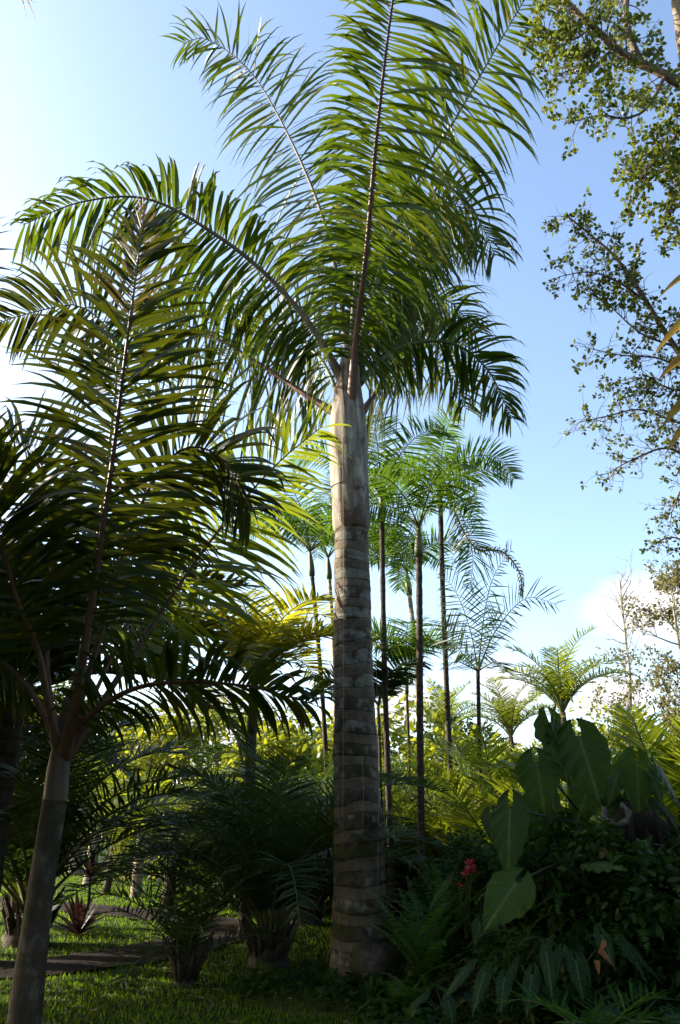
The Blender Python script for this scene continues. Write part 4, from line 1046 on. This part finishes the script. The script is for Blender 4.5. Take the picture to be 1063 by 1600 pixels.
# ------------------------------------------------------------------ big heart leaved plants on the bed
PROF = [(-.28, .24), (-.24, .46), (-.12, .70), (0, .90), (.12, 1.0), (.30, .95), (.5, .76), (.7, .50), (.85, .26), (.95, .09), (1.0, .0)]
PX_ = [a for a, _ in PROF]; PW_ = [b for _, b in PROF]
def big_leaf(mb, attach, tip, nrm, wid, curl=.12, cup=.18, mi=0, lobes=True, rng=R, wave=.040):
    """heart shaped blade from its attachment to its tip"""
    ax = tip - attach; ln = ax.length; ax.normalize()
    nrm = nrm - ax * nrm.dot(ax); nrm.normalize(); s = ax.cross(nrm)
    u0 = -.28 if lobes else 0.0
    nu, nv = 30, 8
    ph = rng.uniform(0, 6)
    for side in (-1, 1):
        V, F, U = [], [], []
        for i in range(nu + 1):
            u = u0 + (1 - u0) * i / nu
            w = float(np.interp(u, PX_, PW_)) * wid * .5
            inner = 0 if u >= 0 else w * min(.5, .12 - u * .5)
            for j in range(nv + 1):
                v = j / nv
                x = inner + (w - inner) * v
                z = -curl * ln * (max(0, u) ** 2) - cup * (x ** 2) / max(.05, wid * .5)
                z += wave * wid * math.sin((u - .25 * v) * 9 * 6.283 * .5) * v * 1.2
                z += .04 * wid * math.sin(u * 9 + ph) * v * v
                V.append(attach + ax * (u * ln) + s * (side * x) + nrm * z)
                U.append((.5 + side * .5 * (x / (wid * .5)), u))
        for i in range(nu):
            for j in range(nv):
                f = (i * (nv + 1) + j, i * (nv + 1) + j + 1, (i + 1) * (nv + 1) + j + 1, (i + 1) * (nv + 1) + j)
                F.append(f if side > 0 else f[::-1])
        mb.add(V, F, U, mi)
def petiole(mb, a, b, r=.014, sag=.15, mi=1):
    q, _ = spline([a, (a + b) / 2 + Vector((0, 0, sag * (b - a).length)), b], 12)
    tube(mb, q, [r * (1.3 - .5 * i / 12) for i in range(13)], 7, mi)

root_p = Vector((3.2, 9.0, 0)); root_p.z = bed_h(root_p.x, root_p.y) - .05
ph = thing('philodendron', root_p, 'large philodendron with broad heart shaped dark leaves on a mound', 'plant')
BIG = [  # attach px, tip px, distances, width m, facing
    ((905, 1150, 7.9), (935, 1240, 7.7), .62, (-.15, -1, .35), 'philo'),
    ((862, 1130, 8.0), (893, 1215, 7.85), .50, (.5, -1, .3), 'philo'),
    ((838, 1190, 7.8), (850, 1262, 7.7), .50, (-.3, -1, .25), 'philo'),
    ((995, 1190, 8.2), (1002, 1268, 8.1), .46, (.2, -1, .3), 'philo'),
    ((797, 1262, 7.5), (792, 1360, 7.3), .42, (-.55, -1, .2), 'philo'),
    ((808, 1378, 6.9), (762, 1442, 6.7), .44, (.1, -.75, .75), 'philo_pale'),
    ((975, 1245, 8.4), (985, 1300, 8.3), .5, (0, -1, .3), 'philo'),
    ((925, 1350, 7.4), (972, 1352, 7.1), .30, (0, -.5, 1), 'philo_pale'),
    ((850, 1245, 8.4), (838, 1330, 8.2), .5, (0, -1, .3), 'philo'),
    ((930, 1200, 8.7), (900, 1290, 8.5), .5, (0, -1, .3), 'philo'),
]
for a, t, w, nr, m_ in BIG:
    mb = MB(); A = P(*a); T = P(*t)
    T = A + (T - A) * 1.12; w *= .86
    big_leaf(mb, A, T, Vector(nr), w)
    petiole(mb, root_p + Vector((R.uniform(-.3, .3), R.uniform(-.1, .4), .0)), A, .011, .03)
    mb.build('leaf', [M[m_], M['petiole']], ph)
# upright folded young leaf
mb = MB(); big_leaf(mb, P(866, 1165, 8.0), P(862, 1098, 8.0), Vector((1, -.4, .1)), .26, -.1, .5, lobes=False); petiole(mb, root_p, P(866, 1165, 8.0))
mb.build('leaf', [M['philo'], M['petiole']], ph)

# stump behind, with a curved bleached root
sp0 = Vector((2.95, 8.35, bed_h(2.95, 8.35) - .5))
st = thing('tree_stump', sp0, 'dark rotting stump wrapped in roots under the big leaves', 'stump')
mb = MB(); c = [sp0 + Vector((.04 * math.sin(i), .03 * i / 8, i * .085)) for i in range(13)]
tube(mb, c, [.50, .46, .42, .38, .36, .34, .32, .31, .30, .29, .27, .20, .08], 26, wob=.35)
for i in range(16):
    a = rq.uniform(3.3, 6.1); r = .48
    b = sp0 + Vector((math.cos(a) * .30, math.sin(a) * .30, rq.uniform(.7, 1.0)))
    q, _ = spline([b, sp0 + Vector((math.cos(a) * .46, math.sin(a) * .46, .5)), sp0 + Vector((math.cos(a + .2) * .95, math.sin(a + .2) * .9, .0))], 10)
    tube(mb, q, rq.uniform(.008, .018), 6, wob=.5)
mb.build('trunk', M['stump'], st)
mb = MB(); q, _ = spline(px_pts([(944, 1262, 7.75), (948, 1280, 7.7), (962, 1288, 7.65), (978, 1282, 7.65), (982, 1268, 7.7), (972, 1258, 7.8)]), 24)
tube(mb, q, [.021 + .007 * math.sin(i * 1.1) for i in range(25)], 9, wob=.5)
mb.build('root', M['root_grey'], st)

for n_, lab, x, y, h, rx, m_, lf in (('shrub', 'dark small leaved shrub in the tangle below the heart shaped leaves', 2.1, 8.1, .95, .65, 'ground_leaf', .10),
        ('shrub', 'dark small leaved shrub between the ferns and the red flowers', 1.5, 9.6, 1.0, .7, 'ground_leaf', .09),
        ('shrub', 'dark shrub crowding the stump on its near side', 2.75, 7.5, .75, .6, 'ground_leaf', .10),
        ('shrub', 'dark shrub spilling down the right end of the mound', 3.75, 8.0, .75, .7, 'ground_leaf', .10),
        ('shrub', 'low dark shrub in the bottom corner of the bed', 3.0, 6.9, .5, .6, 'ground_leaf', .08),
        ('shrub', 'low dark shrub in front of the pale heart shaped leaf', 1.75, 7.3, .55, .6, 'ground_leaf', .07)):
    leafy(n_, lab, 'shrub', (x, y, bed_h(x, y) - .05), h, rx, h * .5, 60, 42, lf, m_, 'bark_dark', 'dark shrubs in the bed', .03, clump=.22, aspect=.5)
# ferns
rfn = random.Random(52)
def fern_clump(px, Y, n, ln, label, el=60, arch=100, z=None):
    g = gp(px, Y); g.z = bed_h(g.x, g.y) if z is None else z
    root = thing('fern', g, label, 'fern', 'ferns on the dark bed')
    for i in range(n):
        ml = MB(); a = 2.4 * i + rfn.uniform(-.3, .3)
        pts = arc_pts(g + Vector((rfn.uniform(-.08, .08), rfn.uniform(-.08, .08), 0)), a, math.radians(el + rfn.uniform(-20, 20)), ln * rfn.uniform(.7, 1.15), math.radians(arch + rfn.uniform(-20, 20)))
        frond(ml, ml, pts, n=34, Ln=.10, W=.026, droop=.2, vee=.0, bare=.08, r0=.006, r1=.0015, segs=2, rmi=1, cols=2, kinkp=0, sides=4, rng=rfn, a0=0, a1=15, jit=.04, env=lambda s: min(1, .5 + 2 * s) * (1 - .85 * max(0, (s - .3) / .7)))
        ml.build('frond', [M['fern'], M['rachis_green']], root)
    return root
fern_clump(700, 9.0, 20, 1.25, 'upright bright green fern beneath the thin palm stems', 68, 70)
fern_clump(655, 9.0, 16, .95, 'fern clump just right of the ringed trunk', 66, 75)
fern_clump(720, 10.4, 16, 1.1, 'fern rising behind the red flowers', 70, 70)
fern_clump(880, 7.6, 14, .8, 'dark fern at the front of the rotting stump', 45, 100)
fern_clump(1000, 8.2, 14, .9, 'dark fern on the right shoulder of the mound', 45, 95)
fern_clump(940, 8.3, 14, .8, 'fern hanging over the bleached root', 45, 110)
fern_clump(1030, 7.4, 14, .8, 'fern low in the corner of the bed', 50, 95)
fern_clump(668, 8.4, 18, 1.05, 'bright fern in front of the other ferns beside the trunk', 66, 70)
fern_clump(640, 7.9, 14, .6, 'low fern by the right flank of the ringed trunk', 55, 85)
fern_clump(900, 8.0, 16, .9, 'fern draping the front of the mound', 50, 115)
fern_clump(970, 7.7, 16, .9, 'fern under the bleached root on the mound', 45, 115)
fern_clump(1045, 8.0, 16, 1.0, 'tall fern closing the mound on the right', 60, 90)
fern_clump(620, 10.2, 14, .9, 'shaded fern against the back of the thick trunk', 62, 80)

# plants with velvet leaves and smaller bed plants
def leaf_plant(name, label, px, Y, n, ln, wd, mat, h, tilt=.7, group='leafy plants on the dark bed', spread=.3, cat='plant', rng=rfn, lobes=True):
    g = gp(px, Y); g.z = bed_h(g.x, g.y)
    root = thing(name, g, label, cat, group)
    for i in range(n):
        a = 2.4 * i + rng.uniform(-.4, .4)
        o = Vector((math.sin(a), math.cos(a), 0))
        A = g + o * spread * rng.uniform(.5, 1.2) + Z * h * rng.uniform(.6, 1.15)
        d = (o * rng.uniform(.5, .9) - Z * tilt + rvec(rng) * .2).normalized()
        l = ln * rng.uniform(.75, 1.15)
        mb = MB(); big_leaf(mb, A, A + d * l, (o * .6 + Z * .8 + Vector((0, -.35, 0))), wd * rng.uniform(.8, 1.15), .12, .2, lobes=lobes, rng=rng)
        petiole(mb, g, A, .007, .1); mb.build('leaf', [M[mat], M['petiole']], root)
    return root
leaf_plant('velvet_plant', 'low plant with drooping pale veined leaves below the stump', 880, 6.9, 11, .30, .13, 'anth', .50, 1.0)
leaf_plant('velvet_plant', 'second pale veined plant beside the dry orange leaves', 925, 7.1, 11, .30, .13, 'anth', .50, 1.0)
leaf_plant('velvet_plant', 'dark leafed plant under the pale heart shaped leaf', 800, 6.9, 8, .32, .14, 'anth', .4, .6)
leaf_plant('velvet_plant', 'dark leafed plant in the bottom corner of the bed', 1010, 6.4, 9, .30, .13, 'anth', .3, .5)
leaf_plant('velvet_plant', 'small leafed plant in front of the mossy mound', 700, 7.4, 9, .22, .10, 'anth', .25, .4)
leaf_plant('velvet_plant', 'glossy plant crowding the middle of the bed', 760, 8.3, 10, .34, .16, 'philo', .6, .7)
leaf_plant('velvet_plant', 'glossy plant behind the red flowers', 790, 9.4, 10, .40, .20, 'philo', .9, .8)
leaf_plant('velvet_plant', 'glossy plant at the right end of the mound', 1040, 8.6, 10, .42, .2, 'philo', .7, .8)
leaf_plant('seedling', 'tiny leafy seedling at the mossy foot of the thick trunk', 512, 8.6, 7, .12, .06, 'anth', .14, .4, 'leafy plants on the dark bed', .07)

# red flower heads
g = gp(735, 8.6); g.z = bed_h(g.x, g.y)
fl = thing('flowering_plant', g, 'red flowered plant beside the long heart shaped leaf', 'plant')
def bloom(px, py, Y, s):
    c = P(px, py, Y); mb = MB()
    for i in range(16):
        d = (rvec(rfn) + Z * .2).normalized(); oval_leaf(mb, c + d * s * .2, d, rvec(rfn), s, s * .6, .5)
    return mb, c
mbs = MB()
for px, py, s in ((735, 1351, .07), (729, 1366, .065), (718, 1384, .04), (738, 1360, .05)):
    m1, c = bloom(px, py, 8.5, s * .8); m1.build('flower', M['red'], fl); petiole(mbs, g, c, .006, .05, 0)
mbs.build('stem', M['rachis_green'], fl)
# dry orange leaves
for i, (px, py) in enumerate(((940, 1486), (933, 1500), (946, 1470))):
    c = P(px, py, 6.55); mb = MB(); big_leaf(mb, c, c + Vector((.05 - .05 * i, -.05, -.07)), Vector((.3 * (i - 1), -1, .3)), .042, .6, 1.2, lobes=False)
    tag(mb.build('dry_leaf', M['orange']), ['curled orange dry leaf lying against the velvet plant', 'lowest orange dry leaf of the three beside the velvet plant', 'topmost orange dry leaf, lifted on the velvet plant'][i], 'leaf', 'dry leaves on the bed')
# small palm in the front corner
sp = thing('seedling_palm', gp(938, 6.3) + Vector((0, 0, bed_h(gp(938, 6.3).x, 6.3))), 'young feathery palm low at the bottom of the bed', 'palm')
for i in range(8):
    ml = MB(); pts = arc_pts(sp.location, math.radians([20, 75, -45, 120, -90, 170, 50, -150][i]), math.radians(58), .75 * rfn.uniform(.8, 1.1), math.radians(75))
    frond(ml, ml, pts, n=14, Ln=.26, W=.020, droop=.25, vee=.2, bare=.25, r0=.008, r1=.002, segs=4, rmi=1, cols=2, rng=rfn, kinkp=0, a0=30, a1=55)
    ml.build('frond', [M['fern'], M['rachis_green']], sp)

# ground cover over the bed
mb = MB(); rgc = random.Random(3)
cnt = 0
while cnt < 24000:
    if rgc.random() < .08:
        a = rgc.uniform(0, 6.283); q = rgc.uniform(.35, 1.25); x = base.x + q * math.cos(a) * 1.1; y = base.y + q * math.sin(a)
    else:
        x = rgc.uniform(.2, 6.5); y = rgc.uniform(5.2, 13.0)
    if abs(x) > .5 * y + .3: continue
    h = bed_h(x, y) + gz(x, y) + (.1 * max(0, 1.1 - math.hypot(x - base.x, y - base.y)))
    dens = mnoise.noise(Vector((x * 1.2, y * 1.2, 9)))
    if dens < rgc.uniform(-.6, .3): continue
    p = Vector((x, y, h + rgc.random() ** 2 * .16)); r = rgc.random()
    d = rvec(rgc); d.z = d.z * .5 + .15
    oval_leaf(mb, p, d, (Z + rvec(rgc) * .6), rgc.uniform(.05, .13), rgc.uniform(.03, .06), r); cnt += 1
tag(mb.build('ground_cover', M['ground_leaf']), 'tangle of small dark leaves covering the bed', 'undergrowth', kind='stuff')

mb = MB(); rlt = random.Random(44)
for i in range(420):
    y = 7 + 10 * rlt.random() ** 1.4; x = rlt.uniform(-.46 * y - .3, 1.2)
    p = Vector((x, y, gz(x, y) + .035 + (bed_h(x, y) if x > .1 else 0))); d = rvec(rlt); d.z *= .15
    oval_leaf(mb, p, d, Z + rvec(rlt) * .4, rlt.uniform(.04, .16), rlt.uniform(.015, .035), rlt.random())
tag(mb.build('leaf_litter', M['palm_dry']), 'scattered dry fallen leaves on the lawn and path', 'leaf litter', kind='stuff')
# ------------------------------------------------------------------ plants on the lawn
def sword_plant(name, label, px, Y, n, ln, w, mat, el, arch, stem=0, cat='plant', group=None):
    g = gp(px, Y); root = thing(name, g, label, cat, group)
    top = g + Z * stem
    if stem:
        mb = MB(); tube(mb, [g - Z * .05, g + Z * stem * .5 + Vector((.02, 0, 0)), top], [.03, .026, .022], 8); mb.build('stem', M['bark_dark'], root)
    ml = MB()
    for i in range(n):
        a = 2.399 * i; e = math.radians(el + rfn.uniform(-30, 25)); d = Vector((math.sin(a) * math.cos(e), math.cos(a) * math.cos(e), math.sin(e)))
        leaflet(ml, top + d * .03, d, Vector((math.cos(a), -math.sin(a), 0)), ln * rfn.uniform(.7, 1.15), w, 6, arch * rfn.uniform(.6, 1.3), rfn.random(), 0, .3, None, rfn, 3)
    ml.build('leaves', M[mat], root)
    return root
sword_plant('bromeliad', 'dark maroon rosette plant low beside the path', 122, 13.6, 34, .62, .075, 'bromeliad', 45, .6)
sword_plant('maroon_shrub', 'dark maroon plant on a thin stem above the rosette beside the path', 133, 14.4, 26, .45, .08, 'bromeliad', 45, .7, stem=.75)
sword_plant('sword_plant', 'pale sword leaved plant in the sun beside a short palm trunk', 190, 20.6, 40, 1.0, .09, 'agave', 55, .7, stem=.25)
sword_plant('sword_plant', 'dark strap leaved plant at the left edge of the lawn', 22, 14.5, 36, .9, .08, 'palm_dark', 55, .6, stem=.3)
